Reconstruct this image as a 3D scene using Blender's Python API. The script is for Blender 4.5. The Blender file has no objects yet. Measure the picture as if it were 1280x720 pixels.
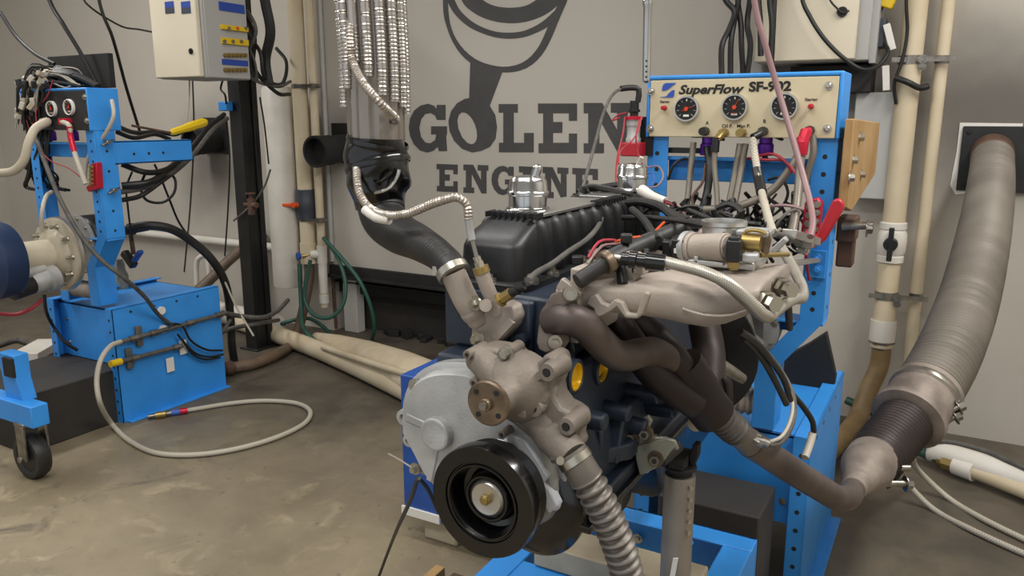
import bpy, math, random
from mathutils import Vector, Matrix
random.seed(7)
S = bpy.context.scene
COL = S.collection
V = Vector
PI = math.pi

# ------------------------------------------------------------------ camera, world, lights, exposure
CAM_H, YAW, PITCH, FPX = 1.45, math.radians(29.3), math.radians(12.1), 982.0
cam_d = bpy.data.cameras.new('camera')
cam_d.sensor_width = 36.0
cam_d.lens = FPX / 1280 * 36.0
cam_d.clip_start = 0.02
cam = bpy.data.objects.new('camera', cam_d)
COL.objects.link(cam)
cam.location = (0, 0, CAM_H)
cam.rotation_euler = (PI / 2 - PITCH, 0, YAW)
S.camera = cam

world = bpy.data.worlds.new('shop_ambience')
S.world = world
world.use_nodes = True
bg = world.node_tree.nodes['Background']
bg.inputs[0].default_value = (0.92, 0.96, 1.0, 1)
bg.inputs[1].default_value = 0.62

def area(name, loc, size, power, col=(1, .98, .95), rot=(0, 0, 0)):
    l = bpy.data.lights.new(name, 'AREA')
    l.shape = 'RECTANGLE'
    l.size, l.size_y = size
    l.energy = power
    l.color = col
    o = bpy.data.objects.new(name, l)
    o.location = loc
    o.rotation_euler = rot
    COL.objects.link(o)
    return o

area('ceiling_lamp_near', (-0.9, -0.2, 3.3), (2.4, 0.35), 48)
area('ceiling_lamp_mid', (-1.9, 1.5, 3.3), (2.4, 0.35), 30)
area('ceiling_lamp_left', (-4.9, 1.6, 3.3), (0.35, 2.4), 62)
area('ceiling_lamp_right', (0.95, 2.0, 3.3), (0.35, 2.4), 70)

S.view_settings.view_transform = 'Standard'
S.view_settings.look = 'None'
S.view_settings.gamma = 1.0
S.view_settings.use_curve_mapping = False
S.view_settings.exposure = 0.35

# ------------------------------------------------------------------ a pixel ray of the photograph met with a plane of the room
_Fh = (-math.sin(YAW), math.cos(YAW))
_R = V((math.cos(YAW), math.sin(YAW), 0))
_F = V((_Fh[0] * math.cos(PITCH), _Fh[1] * math.cos(PITCH), -math.sin(PITCH)))
_U = V((_Fh[0] * math.sin(PITCH), _Fh[1] * math.sin(PITCH), math.cos(PITCH)))

def at(px, py, x=None, y=None, z=None, d=None):
    r = _F + (px - 640) / FPX * _R + (360 - py) / FPX * _U
    if d is not None: t = d
    elif x is not None: t = x / r.x
    elif y is not None: t = y / r.y
    else: t = (z - CAM_H) / r.z
    return r * t + V((0, 0, CAM_H))

def aty(pts):               # [(px, py, depth Y)] -> points; what enters at the top of the frame goes on up to the ceiling
    q = [at(p[0], p[1], y=p[2]) for p in pts]
    if pts[0][1] <= 5:
        d = (q[0] - q[1]).normalized()
        if d.z > .3: q.insert(0, V((q[0].x + d.x * .25, q[0].y, 3.39)))
    return q

# ------------------------------------------------------------------ materials
def lin(c):
    if isinstance(c, str):
        c = [int(c[i:i + 2], 16) / 255 for i in (0, 2, 4)]
        c = [v / 12.92 if v <= .04045 else ((v + .055) / 1.055) ** 2.4 for v in c]
    return (c[0], c[1], c[2], 1)

def mat(name, col, rough=.5, metal=0.0, col2=None, scale=6.0, bump=0.0, bscale=80.0, detail=5, lo=.35, hi=.65, emit=0, trans=0, coat=0, uvwave=None):
    m = bpy.data.materials.new(name)
    m.use_nodes = True
    nt = m.node_tree
    b = nt.nodes['Principled BSDF']
    b.inputs['Roughness'].default_value = rough
    b.inputs['Metallic'].default_value = metal
    b.inputs['Base Color'].default_value = lin(col)
    if coat: b.inputs['Coat Weight'].default_value = coat
    if trans: b.inputs['Transmission Weight'].default_value = trans
    if emit:
        b.inputs['Emission Color'].default_value = lin(col)
        b.inputs['Emission Strength'].default_value = emit
    tc = nt.nodes.new('ShaderNodeTexCoord')
    if col2 is not None:
        n = nt.nodes.new('ShaderNodeTexNoise')
        n.inputs['Scale'].default_value = scale
        n.inputs['Detail'].default_value = detail
        nt.links.new(tc.outputs['Object'], n.inputs['Vector'])
        r = nt.nodes.new('ShaderNodeMapRange')
        r.inputs['From Min'].default_value = lo
        r.inputs['From Max'].default_value = hi
        nt.links.new(n.outputs['Fac'], r.inputs['Value'])
        mx = nt.nodes.new('ShaderNodeMix')
        mx.data_type = 'RGBA'
        mx.inputs[6].default_value = lin(col)
        mx.inputs[7].default_value = lin(col2)
        nt.links.new(r.outputs['Result'], mx.inputs[0])
        nt.links.new(mx.outputs[2], b.inputs['Base Color'])
    if uvwave:
        mp = nt.nodes.new('ShaderNodeMapping')
        mp.inputs['Scale'].default_value = (uvwave[0], uvwave[1], 1)
        nt.links.new(tc.outputs['UV'], mp.inputs['Vector'])
        ck = nt.nodes.new('ShaderNodeTexChecker')
        ck.inputs['Scale'].default_value = 1
        mp.inputs['Rotation'].default_value = (0, 0, uvwave[2])
        nt.links.new(mp.outputs['Vector'], ck.inputs['Vector'])
        ck.inputs['Color1'].default_value = lin(col)
        ck.inputs['Color2'].default_value = lin(uvwave[3])
        nt.links.new(ck.outputs['Color'], b.inputs['Base Color'])
        bp = nt.nodes.new('ShaderNodeBump')
        bp.inputs['Strength'].default_value = .4
        bp.inputs['Distance'].default_value = .001
        nt.links.new(ck.outputs['Fac'], bp.inputs['Height'])
        nt.links.new(bp.outputs['Normal'], b.inputs['Normal'])
    if bump:
        n2 = nt.nodes.new('ShaderNodeTexNoise')
        n2.inputs['Scale'].default_value = bscale
        n2.inputs['Detail'].default_value = 4
        nt.links.new(tc.outputs['Object'], n2.inputs['Vector'])
        bp = nt.nodes.new('ShaderNodeBump')
        bp.inputs['Strength'].default_value = bump
        bp.inputs['Distance'].default_value = .002
        nt.links.new(n2.outputs['Fac'], bp.inputs['Height'])
        nt.links.new(bp.outputs['Normal'], b.inputs['Normal'])
    return m

M = {}
M['wall'] = mat('wall_paint', 'b9b2a7', .8, col2='b2aba0', scale=1.2, bump=.05, bscale=150)
M['wall_r'] = mat('side_wall_paint', 'c6c2ba', .8)
M['ceiling'] = mat('ceiling_paint', 'c8c8c6', .9)
M['sign'] = mat('sign_paint', '434140', .75, col2='494746', scale=9)
M['blue'] = mat('rig_blue_paint', '3693e4', .42, col2='3189d8', scale=7, bump=.03)
M['blue_d'] = mat('dark_blue_paint', '1d4fa0', .45, col2='1b458e', scale=7)
M['cream'] = mat('console_cream', 'cfc2a2', .5, col2='c8ba99', scale=12)
M['cabinet'] = mat('cabinet_cream', 'd6cbb4', .5)
M['cabinet_g'] = mat('cabinet_grey', 'a9a8a4', .5)
M['black'] = mat('black_satin', '161616', .38, col2='1e1e1e', scale=12)
M['blackgloss'] = mat('black_gloss_paint', '070708', .22, coat=.3)
M['blackmatte'] = mat('black_matte', '1a1918', .75, col2='232120', scale=9)
M['cover'] = mat('cover_black', '17181a', .42, bump=.12, bscale=260)
M['navy'] = mat('block_navy_paint', '202937', .42, col2='283140', scale=16, bump=.12, bscale=120)
M['navy_b'] = mat('bright_navy_paint', '16386f', .4)
M['rubber'] = mat('rubber_black', '1d1c1c', .5, col2='2a2827', scale=20)
M['wire'] = mat('black_cable', '161615', .5)
M['greyhose'] = mat('grey_hose', '5d5a55', .6, col2='4a4743', scale=25)
M['alu'] = mat('cast_aluminium', 'b9b9b7', .5, .45, col2='a0a09e', scale=14, bump=.3, bscale=220)
M['alu_m'] = mat('machined_aluminium', 'c9c8c4', .28, .9)
M['alu_dust'] = mat('dusty_cast_aluminium', 'a89d91', .6, .25, col2='948980', scale=12, bump=.3, bscale=200)
M['pump'] = mat('sandy_cast_iron', '877d72', .6, .3, col2='71685f', scale=18, bump=.35, bscale=200)
M['hub'] = mat('worn_steel_hub', '8a7965', .4, .8, col2='6a5b4d', scale=30)
M['steel'] = mat('plated_steel', '9a968e', .35, .9, col2='7d786f', scale=30)
M['bolt'] = mat('bolt_zinc', 'b9b4a8', .3, .95)
M['chrome'] = mat('chrome', 'c4c4c4', .17, 1.0)
M['gold'] = mat('gold_plug', 'e0b41c', .32, .35)
M['brass'] = mat('brass', 'a18a56', .4, .8)
M['exh'] = mat('heated_exhaust_steel', '6c615b', .5, .5, col2='4d4340', scale=9, bump=.15)
M['exh_d'] = mat('dark_exhaust_steel', '332d2b', .5, .55, col2='3d3432', scale=9)
M['exh_l'] = mat('scaled_exhaust_steel', '958a80', .6, .3, col2='6b6058', scale=11, bump=.2)
M['ribhose'] = mat('grey_ribbed_steel', '6f6962', .45, .45)
M['duct'] = mat('grey_flex_duct', '7d766c', .6, .25, col2='6d665d', scale=5)
M['silver'] = mat('silver_flex_sleeve', 'b4aea8', .3, .85)
M['sleeve'] = mat('pleated_foil_sleeve', '8f8880', .36, .75)
M['armour'] = mat('armoured_conduit', 'b5aca2', .35, .75)
M['braid'] = mat('stainless_braid', 'bdb7ab', .4, .6, uvwave=(14, 620, .0, '9a948a'))
M['braid_d'] = mat('grey_braid', '8b8378', .45, .4, uvwave=(14, 620, .0, '6f685e'))
M['nylon'] = mat('pale_braided_hose', 'bfb8a8', .55, 0, uvwave=(8, 200, .0, 'a59d8d'))
M['pvc'] = mat('aged_pvc', 'cdbfa4', .5, col2='c2b294', scale=5)
M['pvc_w'] = mat('white_pvc', 'd9d4cb', .45, col2='cec8bd', scale=6)
M['green'] = mat('green_garden_hose', '2a5347', .5)
M['brown'] = mat('brown_rubber_hose', '6e5a48', .55, col2='57493c', scale=12)
M['brown_y'] = mat('amber_hose', '8d7550', .5, col2='77613f', scale=12)
M['canvas'] = mat('white_canvas_hose', 'cbbda3', .8, col2='bcab8e', scale=9, bump=.3, bscale=40)
M['red'] = mat('red_anodised', 'c01f38', .35, .35)
M['red_p'] = mat('red_plastic', 'b5202c', .4)
M['purple'] = mat('purple_anodised', '6a35ae', .35, .5)
M['orange'] = mat('orange_plastic', 'cf4d1c', .45)
M['yellow'] = mat('yellow_plastic', 'd7b51b', .3)
M['white'] = mat('white_plastic', 'dcd8d0', .45)
M['pink'] = mat('mauve_tubing', '8a6c6d', .4)
M['redwire'] = mat('red_wire', 'a22c38', .5)
M['bluewire'] = mat('blue_wire', '3a5fb0', .5)
M['whitewire'] = mat('white_wire', 'b5ad9f', .5)
M['valveblue'] = mat('blue_handle', '2a4f9c', .45)
M['wood'] = mat('plywood', 'ab8b5e', .7, col2='9a7646', scale=7, bump=.2, bscale=30)
M['timber'] = mat('dusty_timber', 'b0a48c', .8, col2='978a73', scale=8, bump=.3, bscale=40)
M['rust'] = mat('rusty_iron', '65493a', .75, .2, col2='4c3a30', scale=14)
M['olive'] = mat('olive_zinc_bracket', '9b9a8c', .42, .4, col2='8a8a7e', scale=10)
M['post'] = mat('bare_steel_post', '978f86', .42, .5, col2='7d756c', scale=6)
M['sealant'] = mat('silicone_sealant', 'c9ccd0', .5, bump=.5, bscale=90)
M['label'] = mat('blue_label', '24459a', .5)
M['label_d'] = mat('dark_label_foot', '3a3f48', .5)
M['text'] = mat('printed_lettering', '15120f', .6)
M['text_b'] = mat('printed_blue', '2d50b0', .6)
M['text_w'] = mat('printed_white', 'e4e0d8', .6)
M['dial'] = mat('dial_black', '14130f', .4)
M['needle'] = mat('needle_orange', 'd0401c', .5)
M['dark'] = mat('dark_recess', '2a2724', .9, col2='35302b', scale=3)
M['plinth'] = mat('dark_plinth', '2a2725', .75, col2='332f2b', scale=4)
M['armour_w'] = mat('cream_enamel', 'b9ae99', .45, col2='aca28e', scale=9)
M['navy_d'] = mat('deep_navy_enamel', '14294a', .45)
M['glasspl'] = mat('smoky_bottle', '8b887c', .15, .2)

def floor_mat():
    m = bpy.data.materials.new('stained_shaded_concrete')
    m.use_nodes = True
    nt = m.node_tree
    b = nt.nodes['Principled BSDF']
    b.inputs['Roughness'].default_value = .55
    tc = nt.nodes.new('ShaderNodeTexCoord')
    def noise(scale, detail, lo, hi, rough=.6, dist=0):
        n = nt.nodes.new('ShaderNodeTexNoise')
        n.inputs['Scale'].default_value = scale
        n.inputs['Detail'].default_value = detail
        n.inputs['Roughness'].default_value = rough
        n.inputs['Distortion'].default_value = dist
        nt.links.new(tc.outputs['Object'], n.inputs['Vector'])
        r = nt.nodes.new('ShaderNodeMapRange')
        r.inputs['From Min'].default_value = lo
        r.inputs['From Max'].default_value = hi
        nt.links.new(n.outputs['Fac'], r.inputs['Value'])
        return r.outputs['Result']
    def mix(f, a, c):
        mx = nt.nodes.new('ShaderNodeMix')
        mx.data_type = 'RGBA'
        nt.links.new(f, mx.inputs[0])
        for k, s in ((6, a), (7, c)):
            if isinstance(s, str): mx.inputs[k].default_value = lin(s)
            else: nt.links.new(s, mx.inputs[k])
        return mx.outputs[2]
    c = mix(noise(1.3, 8, .38, .62, dist=.4), '95886f', '7c7059')
    c = mix(noise(5.5, 8, .56, .72, dist=.8), c, 'ab9d80')
    c = mix(noise(3.1, 9, .58, .72, .7, dist=1.2), c, '5e5548')
    c = mix(noise(28, 4, .62, .75), c, '6b6153')
    # damp, oil-darkened concrete toward the back wall, with shade painted into the colour
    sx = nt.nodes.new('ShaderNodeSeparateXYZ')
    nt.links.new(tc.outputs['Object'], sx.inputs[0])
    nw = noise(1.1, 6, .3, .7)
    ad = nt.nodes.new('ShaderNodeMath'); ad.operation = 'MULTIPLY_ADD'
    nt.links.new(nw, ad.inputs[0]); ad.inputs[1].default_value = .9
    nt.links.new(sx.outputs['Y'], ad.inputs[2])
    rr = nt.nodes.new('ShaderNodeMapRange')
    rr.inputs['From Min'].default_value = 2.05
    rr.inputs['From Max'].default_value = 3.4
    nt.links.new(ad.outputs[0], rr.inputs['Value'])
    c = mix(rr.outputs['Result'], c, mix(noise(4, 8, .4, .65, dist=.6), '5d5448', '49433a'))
    nt.links.new(c, b.inputs['Base Color'])
    r = nt.nodes.new('ShaderNodeMapRange')
    r.inputs['To Min'].default_value = .38
    r.inputs['To Max'].default_value = .7
    nt.links.new(noise(2.5, 6, .35, .65), r.inputs['Value'])
    nt.links.new(r.outputs['Result'], b.inputs['Roughness'])
    bp = nt.nodes.new('ShaderNodeBump')
    bp.inputs['Strength'].default_value = .15
    bp.inputs['Distance'].default_value = .004
    nt.links.new(noise(22, 8, 0, 1), bp.inputs['Height'])
    nt.links.new(bp.outputs['Normal'], b.inputs['Normal'])
    return m
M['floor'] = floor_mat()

def soot(m, spots):         # sooty marks left on the paint by the exhaust ports
    nt = m.node_tree
    b = nt.nodes['Principled BSDF']
    src = b.inputs['Base Color'].links[0].from_socket
    geo = nt.nodes.new('ShaderNodeNewGeometry')
    n = nt.nodes.new('ShaderNodeTexNoise')
    n.inputs['Scale'].default_value = 3.5
    n.inputs['Detail'].default_value = 6
    nt.links.new(geo.outputs['Position'], n.inputs['Vector'])
    for (c, r, k) in spots:
        d = nt.nodes.new('ShaderNodeVectorMath'); d.operation = 'DISTANCE'
        nt.links.new(geo.outputs['Position'], d.inputs[0])
        d.inputs[1].default_value = c
        a = nt.nodes.new('ShaderNodeMath'); a.operation = 'MULTIPLY_ADD'
        nt.links.new(n.outputs['Fac'], a.inputs[0]); a.inputs[1].default_value = -r * .5
        nt.links.new(d.outputs['Value'], a.inputs[2])
        mr = nt.nodes.new('ShaderNodeMapRange')
        mr.interpolation_type = 'SMOOTHSTEP'
        mr.inputs['From Min'].default_value = -r * .2; mr.inputs['From Max'].default_value = r * .75
        mr.inputs['To Min'].default_value = k; mr.inputs['To Max'].default_value = 0
        nt.links.new(a.outputs[0], mr.inputs['Value'])
        mx = nt.nodes.new('ShaderNodeMix'); mx.data_type = 'RGBA'
        nt.links.new(mr.outputs['Result'], mx.inputs[0])
        nt.links.new(src, mx.inputs[6]); mx.inputs[7].default_value = lin('4c4843')
        src = mx.outputs[2]
    nt.links.new(src, b.inputs['Base Color'])
soot(M['wall'], [(tuple(at(1250, 145, y=4.05)), .62, .85), (tuple(at(432, 165, y=4.05)), .35, .6), (tuple(at(268, 210, y=4.05)), .6, .75), (tuple(at(1110, 120, y=4.05)), .35, .35)])

# ------------------------------------------------------------------ mesh builder
def rotz(a): return Matrix.Rotation(a, 3, 'Z')
def frame_of(d):
    d = V(d).normalized()
    up = V((0, 0, 1)) if abs(d.z) < .93 else V((0, 1, 0))
    a = d.cross(up).normalized()
    return a, a.cross(d).normalized(), d

def spline(pts, step=.01, mn=2):
    pts = [V(p) for p in pts]
    if len(pts) == 2:
        n = max(mn, int((pts[1] - pts[0]).length / step))
        return [pts[0].lerp(pts[1], i / n) for i in range(n + 1)]
    ext = [pts[0] * 2 - pts[1]] + pts + [pts[-1] * 2 - pts[-2]]
    out = []
    for i in range(1, len(ext) - 2):
        p0, p1, p2, p3 = ext[i - 1:i + 3]
        n = max(mn, int((p2 - p1).length / step))
        t0 = 0; t1 = max(1e-5, (p1 - p0).length) ** .5; t2 = t1 + max(1e-5, (p2 - p1).length) ** .5; t3 = t2 + max(1e-5, (p3 - p2).length) ** .5
        for k in range(n):
            t = t1 + (t2 - t1) * k / n
            A1 = p0 * ((t1 - t) / (t1 - t0)) + p1 * ((t - t0) / (t1 - t0))
            A2 = p1 * ((t2 - t) / (t2 - t1)) + p2 * ((t - t1) / (t2 - t1))
            A3 = p2 * ((t3 - t) / (t3 - t2)) + p3 * ((t - t2) / (t3 - t2))
            B1 = A1 * ((t2 - t) / (t2 - t0)) + A2 * ((t - t0) / (t2 - t0))
            B2 = A2 * ((t3 - t) / (t3 - t1)) + A3 * ((t - t1) / (t3 - t1))
            out.append(B1 * ((t2 - t) / (t2 - t1)) + B2 * ((t - t1) / (t2 - t1)))
    out.append(pts[-1])
    return out

class MB:
    def __init__(s):
        s.v = []; s.f = []; s.uv = {}
    def add(s, vs, fs):
        o = len(s.v)
        s.v += [V(p) for p in vs]
        s.f += [tuple(i + o for i in f) for f in fs]
        return s
    def box(s, c, size, rot=None):
        c = V(c); h = V(size) / 2
        vs = []
        for x in (-1, 1):
            for y in (-1, 1):
                for z in (-1, 1):
                    p = V((x * h.x, y * h.y, z * h.z))
                    vs.append(c + (rot @ p if rot else p))
        return s.add(vs, [(0, 1, 3, 2), (4, 6, 7, 5), (0, 4, 5, 1), (2, 3, 7, 6), (0, 2, 6, 4), (1, 5, 7, 3)])
    def span(s, a, b):
        a, b = V(a), V(b)
        return s.box((a + b) / 2, [abs(b[i] - a[i]) for i in range(3)])
    def bar(s, a, b, w, h, roll=None):      # rectangular bar from a to b
        a, b = V(a), V(b)
        u, v, d = frame_of(b - a)
        vs = []
        for p in (a, b):
            for i, j in ((-1, -1), (1, -1), (1, 1), (-1, 1)):
                vs.append(p + u * (i * w / 2) + v * (j * h / 2))
        return s.add(vs, [(3, 2, 1, 0), (4, 5, 6, 7), (0, 1, 5, 4), (1, 2, 6, 5), (2, 3, 7, 6), (3, 0, 4, 7)])
    def cyl(s, a, b, r0, r1=None, n=24, cap=True):
        r1 = r0 if r1 is None else r1
        a, b = V(a), V(b)
        u, v, d = frame_of(b - a)
        vs = []
        for p, r in ((a, r0), (b, r1)):
            for k in range(n):
                t = 2 * PI * k / n
                vs.append(p + u * (r * math.cos(t)) + v * (r * math.sin(t)))
        fs = [(k, (k + 1) % n, n + (k + 1) % n, n + k) for k in range(n)]
        if cap: fs += [tuple(range(n - 1, -1, -1)), tuple(range(n, 2 * n))]
        return s.add(vs, fs)
    def lathe(s, o, axis, prof, n=40, close=True):  # prof [(r, h)] along axis
        o = V(o)
        u, v, d = frame_of(axis)
        vs = []; fs = []
        for r, h in prof:
            for k in range(n):
                t = 2 * PI * k / n
                vs.append(o + d * h + u * (r * math.cos(t)) + v * (r * math.sin(t)))
        for i in range(len(prof) - 1):
            for k in range(n):
                fs.append((i * n + k, i * n + (k + 1) % n, (i + 1) * n + (k + 1) % n, (i + 1) * n + k))
        if close:
            fs.append(tuple(range(n - 1, -1, -1)))
            fs.append(tuple((len(prof) - 1) * n + k for k in range(n)))
        return s.add(vs, fs)
    def tube(s, pts, r, n=10, step=.012, cap=True, sm=True, rf=None):
        ps = spline(pts, step) if sm else [V(p) for p in pts]
        L = [0]
        for i in range(1, len(ps)): L.append(L[-1] + (ps[i] - ps[i - 1]).length)
        tot = max(L[-1], 1e-6)
        o = len(s.v)
        d0 = (ps[1] - ps[0]).normalized()
        u, _, _ = frame_of(d0)
        for i, p in enumerate(ps):
            d = (ps[min(i + 1, len(ps) - 1)] - ps[max(i - 1, 0)])
            if d.length < 1e-9: d = d0
            d = d.normalized()
            u = (u - d * u.dot(d))
            if u.length < 1e-6: u = frame_of(d)[0]
            u = u.normalized()
            w = d.cross(u)
            rr = r(L[i], L[i] / tot) if callable(r) else r
            for k in range(n):
                t = 2 * PI * k / n
                q = rr + rf(L[i], L[i] / tot, t) if rf else rr
                s.v.append(p + u * (q * math.cos(t)) + w * (q * math.sin(t)))
        for i in range(len(ps) - 1):
            for k in range(n):
                s.uv[len(s.f)] = ((k / n, L[i]), ((k + 1) / n, L[i]), ((k + 1) / n, L[i + 1]), (k / n, L[i + 1]))
                s.f.append((o + i * n + k, o + i * n + (k + 1) % n, o + (i + 1) * n + (k + 1) % n, o + (i + 1) * n + k))
        if cap:
            s.f.append(tuple(o + k for k in range(n - 1, -1, -1)))
            s.f.append(tuple(o + (len(ps) - 1) * n + k for k in range(n)))
        return s
    def prism(s, pts, dv):                  # planar loop of 3D points pushed along dv
        pts = [V(p) for p in pts]; dv = V(dv); n = len(pts)
        nrm = V((0, 0, 0))
        for i in range(n): nrm += pts[i].cross(pts[(i + 1) % n])
        if nrm.dot(dv) > 0: pts = pts[::-1]
        vs = pts + [p + dv for p in pts]
        fs = [tuple(range(n)), tuple(range(2 * n - 1, n - 1, -1))]
        fs += [(i, n + i, n + (i + 1) % n, (i + 1) % n) for i in range(n)]
        return s.add(vs, fs)
    def loft(s, rings, cap=True):           # rings of equal count
        n = len(rings[0]); o = len(s.v)
        for r in rings: s.v += [V(p) for p in r]
        for i in range(len(rings) - 1):
            for k in range(n):
                s.f.append((o + i * n + k, o + i * n + (k + 1) % n, o + (i + 1) * n + (k + 1) % n, o + (i + 1) * n + k))
        if cap:
            s.f.append(tuple(o + k for k in range(n - 1, -1, -1)))
            s.f.append(tuple(o + (len(rings) - 1) * n + k for k in range(n)))
        return s
    def ball(s, c, r, n=16, m=10, sc=(1, 1, 1)):
        c = V(c)
        rings = []
        for i in range(1, m):
            a = PI * i / m
            rings.append([c + V((r * sc[0] * math.sin(a) * math.cos(2 * PI * k / n), r * sc[1] * math.sin(a) * math.sin(2 * PI * k / n), -r * sc[2] * math.cos(a))) for k in range(n)])
        return s.loft(rings)
    def hexa(s, a, b, r, n=6): return s.cyl(a, b, r, n=n)
    def bolt(s, p, d, r=.006, h=.006, washer=True):
        p = V(p); d = V(d).normalized()
        if washer: s.cyl(p - d * .001, p + d * .0018, r * 1.55, n=16)
        s.cyl(p, p + d * h, r, n=6)
        s.cyl(p + d * h, p + d * (h + .0015), r * .8, n=6)
        return s
    def build(s, name, m, parent=None, loc=(0, 0, 0), bevel=0, seg=2, angle=38, kind=None, label=None):
        me = bpy.data.meshes.new(name)
        org = V(loc) if parent is None else V(parent['_org'])
        me.from_pydata([p - org for p in s.v], [], s.f)
        if s.uv:
            lay = me.uv_layers.new(name='UVMap').data
            for fi, q in s.uv.items():
                st = me.polygons[fi].loop_start
                for k, c in enumerate(q): lay[st + k].uv = c
        me.materials.append(M[m] if isinstance(m, str) else m)
        me.shade_smooth()
        me.set_sharp_from_angle(angle=math.radians(angle))
        o = bpy.data.objects.new(name, me)
        COL.objects.link(o)
        if parent is None: o.location = loc
        else: o.parent = parent
        o['_org'] = tuple(org)
        if bevel:
            b = o.modifiers.new('edge', 'BEVEL')
            b.width = bevel; b.segments = seg; b.limit_method = 'ANGLE'; b.angle_limit = math.radians(35)
        if kind: o['kind'] = kind
        if label: o['label'] = label
        return o

def tag(o, label, cat, group=None):
    o['label'] = label; o['category'] = cat
    if group: o['group'] = group
    return o
def thing(name, label, cat, loc, group=None):
    o = bpy.data.objects.new(name, None)
    o.empty_display_size = .05
    o.location = loc
    o['_org'] = tuple(loc)
    COL.objects.link(o)
    return tag(o, label, cat, group)
def centre(mb):
    xs = [p.x for p in mb.v]; ys = [p.y for p in mb.v]; zs = [p.z for p in mb.v]
    return V(((min(xs) + max(xs)) / 2, (min(ys) + max(ys)) / 2, min(zs)))
def solo(mb, name, label, cat, m, group=None, **k):
    return tag(mb.build(name, m, loc=centre(mb), **k), label, cat, group)
def hose(name, label, cat, pts, r, m, n=10, step=.012, group=None, ends=None):
    mb = MB().tube(pts, r, n=n, step=step)
    if not ends: return solo(mb, name, label, cat, m, group)
    t = thing(name, label, cat, centre(mb), group)
    mb.build('tube', m, t)
    for which, fm, fr, fl in ends:
        ps = spline(pts, step)
        p, q = (ps[0], ps[1]) if which == 0 else (ps[-1], ps[-2])
        d = (q - p).normalized()
        f = MB().cyl(p - d * fl * .15, p + d * fl, fr, fr * .92, n=16)
        f.cyl(p + d * fl * .25, p + d * fl * .55, fr * 1.22, n=6)
        f.build('end_fitting', fm, t)
    return t
def struct(mb, name, m, **k):
    o = mb.build(name, m, **k)
    o['kind'] = 'structure'
    return o
def text_mesh(txt, size, m, name, parent, o, u, v, extr=.0002, off=0.0, shear=0, sx=1.0, align='LEFT', n=None):
    cu = bpy.data.curves.new('lettering', 'FONT')
    cu.body = txt; cu.size = size; cu.offset = off; cu.shear = shear; cu.align_x = align; cu.extrude = extr
    cu.resolution_u = 3
    ob = bpy.data.objects.new('lettering', cu)
    me = bpy.data.meshes.new_from_object(ob)
    bpy.data.objects.remove(ob)
    o, u, v = V(o), V(u).normalized(), V(v).normalized()
    w = u.cross(v)
    org = V(parent['_org'])
    for vt in me.vertices:
        c = vt.co
        vt.co = o + u * (c.x * sx) + v * c.y + w * c.z - org
    me.materials.clear()
    me.materials.append(M[m])
    ob = bpy.data.objects.new(name, me)
    COL.objects.link(ob)
    ob.parent = parent
    ob['_org'] = tuple(org)
    return ob
def rrect(cx, cz, hx, hz, r, k=4):          # rounded rectangle loop in 2D
    out = []
    r = min(r, hx * .999, hz * .999)
    for qx, qz, a0 in ((1, 1, 0), (-1, 1, 90), (-1, -1, 180), (1, -1, 270)):
        for i in range(k + 1):
            a = math.radians(a0 + 90 * i / k)
            out.append((cx + qx * (hx - r) + r * math.cos(a), cz + qz * (hz - r) + r * math.sin(a)))
    return out

# ================================================================== the room
WY = 4.05
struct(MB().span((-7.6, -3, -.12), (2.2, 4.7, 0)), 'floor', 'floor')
w = MB()
w.span((-7.6, WY, 0), (-3.70, WY + .16, 3.4))
w.span((-3.70, WY, .47), (-1.05, WY + .16, 3.4))
w.span((-1.05, WY, 0), (2.2, WY + .16, 3.4))
struct(w, 'wall_back', 'wall')
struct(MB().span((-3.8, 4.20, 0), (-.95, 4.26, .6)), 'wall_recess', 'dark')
struct(MB().span((-7.7, -3, 0), (-7.6, 4.2, 3.4)), 'wall_left', 'wall')
struct(MB().span((2.2, -3, 0), (2.3, 4.2, 3.4)), 'wall_right', 'wall_r')
struct(MB().span((-7.7, -3, 3.4), (2.3, 4.2, 3.5)), 'ceiling', 'ceiling')
# black steel channel across the opening, painted post and copper pipe in it
b = MB()
b.span((-3.70, WY - .03, .40), (-1.05, WY + .10, .475))
b.span((-3.70, WY - .07, .395), (-1.05, WY + .05, .415))
struct(b, 'trim_1', 'blackmatte', bevel=.004)
b = MB().span((-3.70, WY + .06, .27), (-1.05, WY + .145, .36)).span((-3.70, WY + .02, .345), (-1.05, WY + .145, .36))
struct(b, 'trim_2', 'black', bevel=.003)
b = MB().span((-3.63, WY + .02, 0), (-3.51, WY + .10, .40))
struct(b, 'trim_3', 'wall_r', bevel=.004)
solo(MB().tube([(-3.70 + .02, WY - .01, .02), (-3.69, WY - .01, .45)], .012, n=12), 'copper_pipe', 'copper pipe standing upright in the dark opening beside the grey post', 'pipe', 'rust')
b = MB()
for k in range(26):
    x = -3.3 + k * .085 + random.uniform(-.03, .03); hh = random.uniform(.02, .07)
    b.box((x, 4.15 + random.uniform(-.02, .02), hh / 2), (random.uniform(.05, .12), random.uniform(.04, .07), hh), rotz(random.uniform(0, 3)))
tag(b.build('scrap_heap', 'blackmatte', bevel=.004, kind='stuff', loc=(-2.4, 4.15, 0)), 'dark dusty scrap heaped in the low opening under the black channel', 'scrap')

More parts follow.
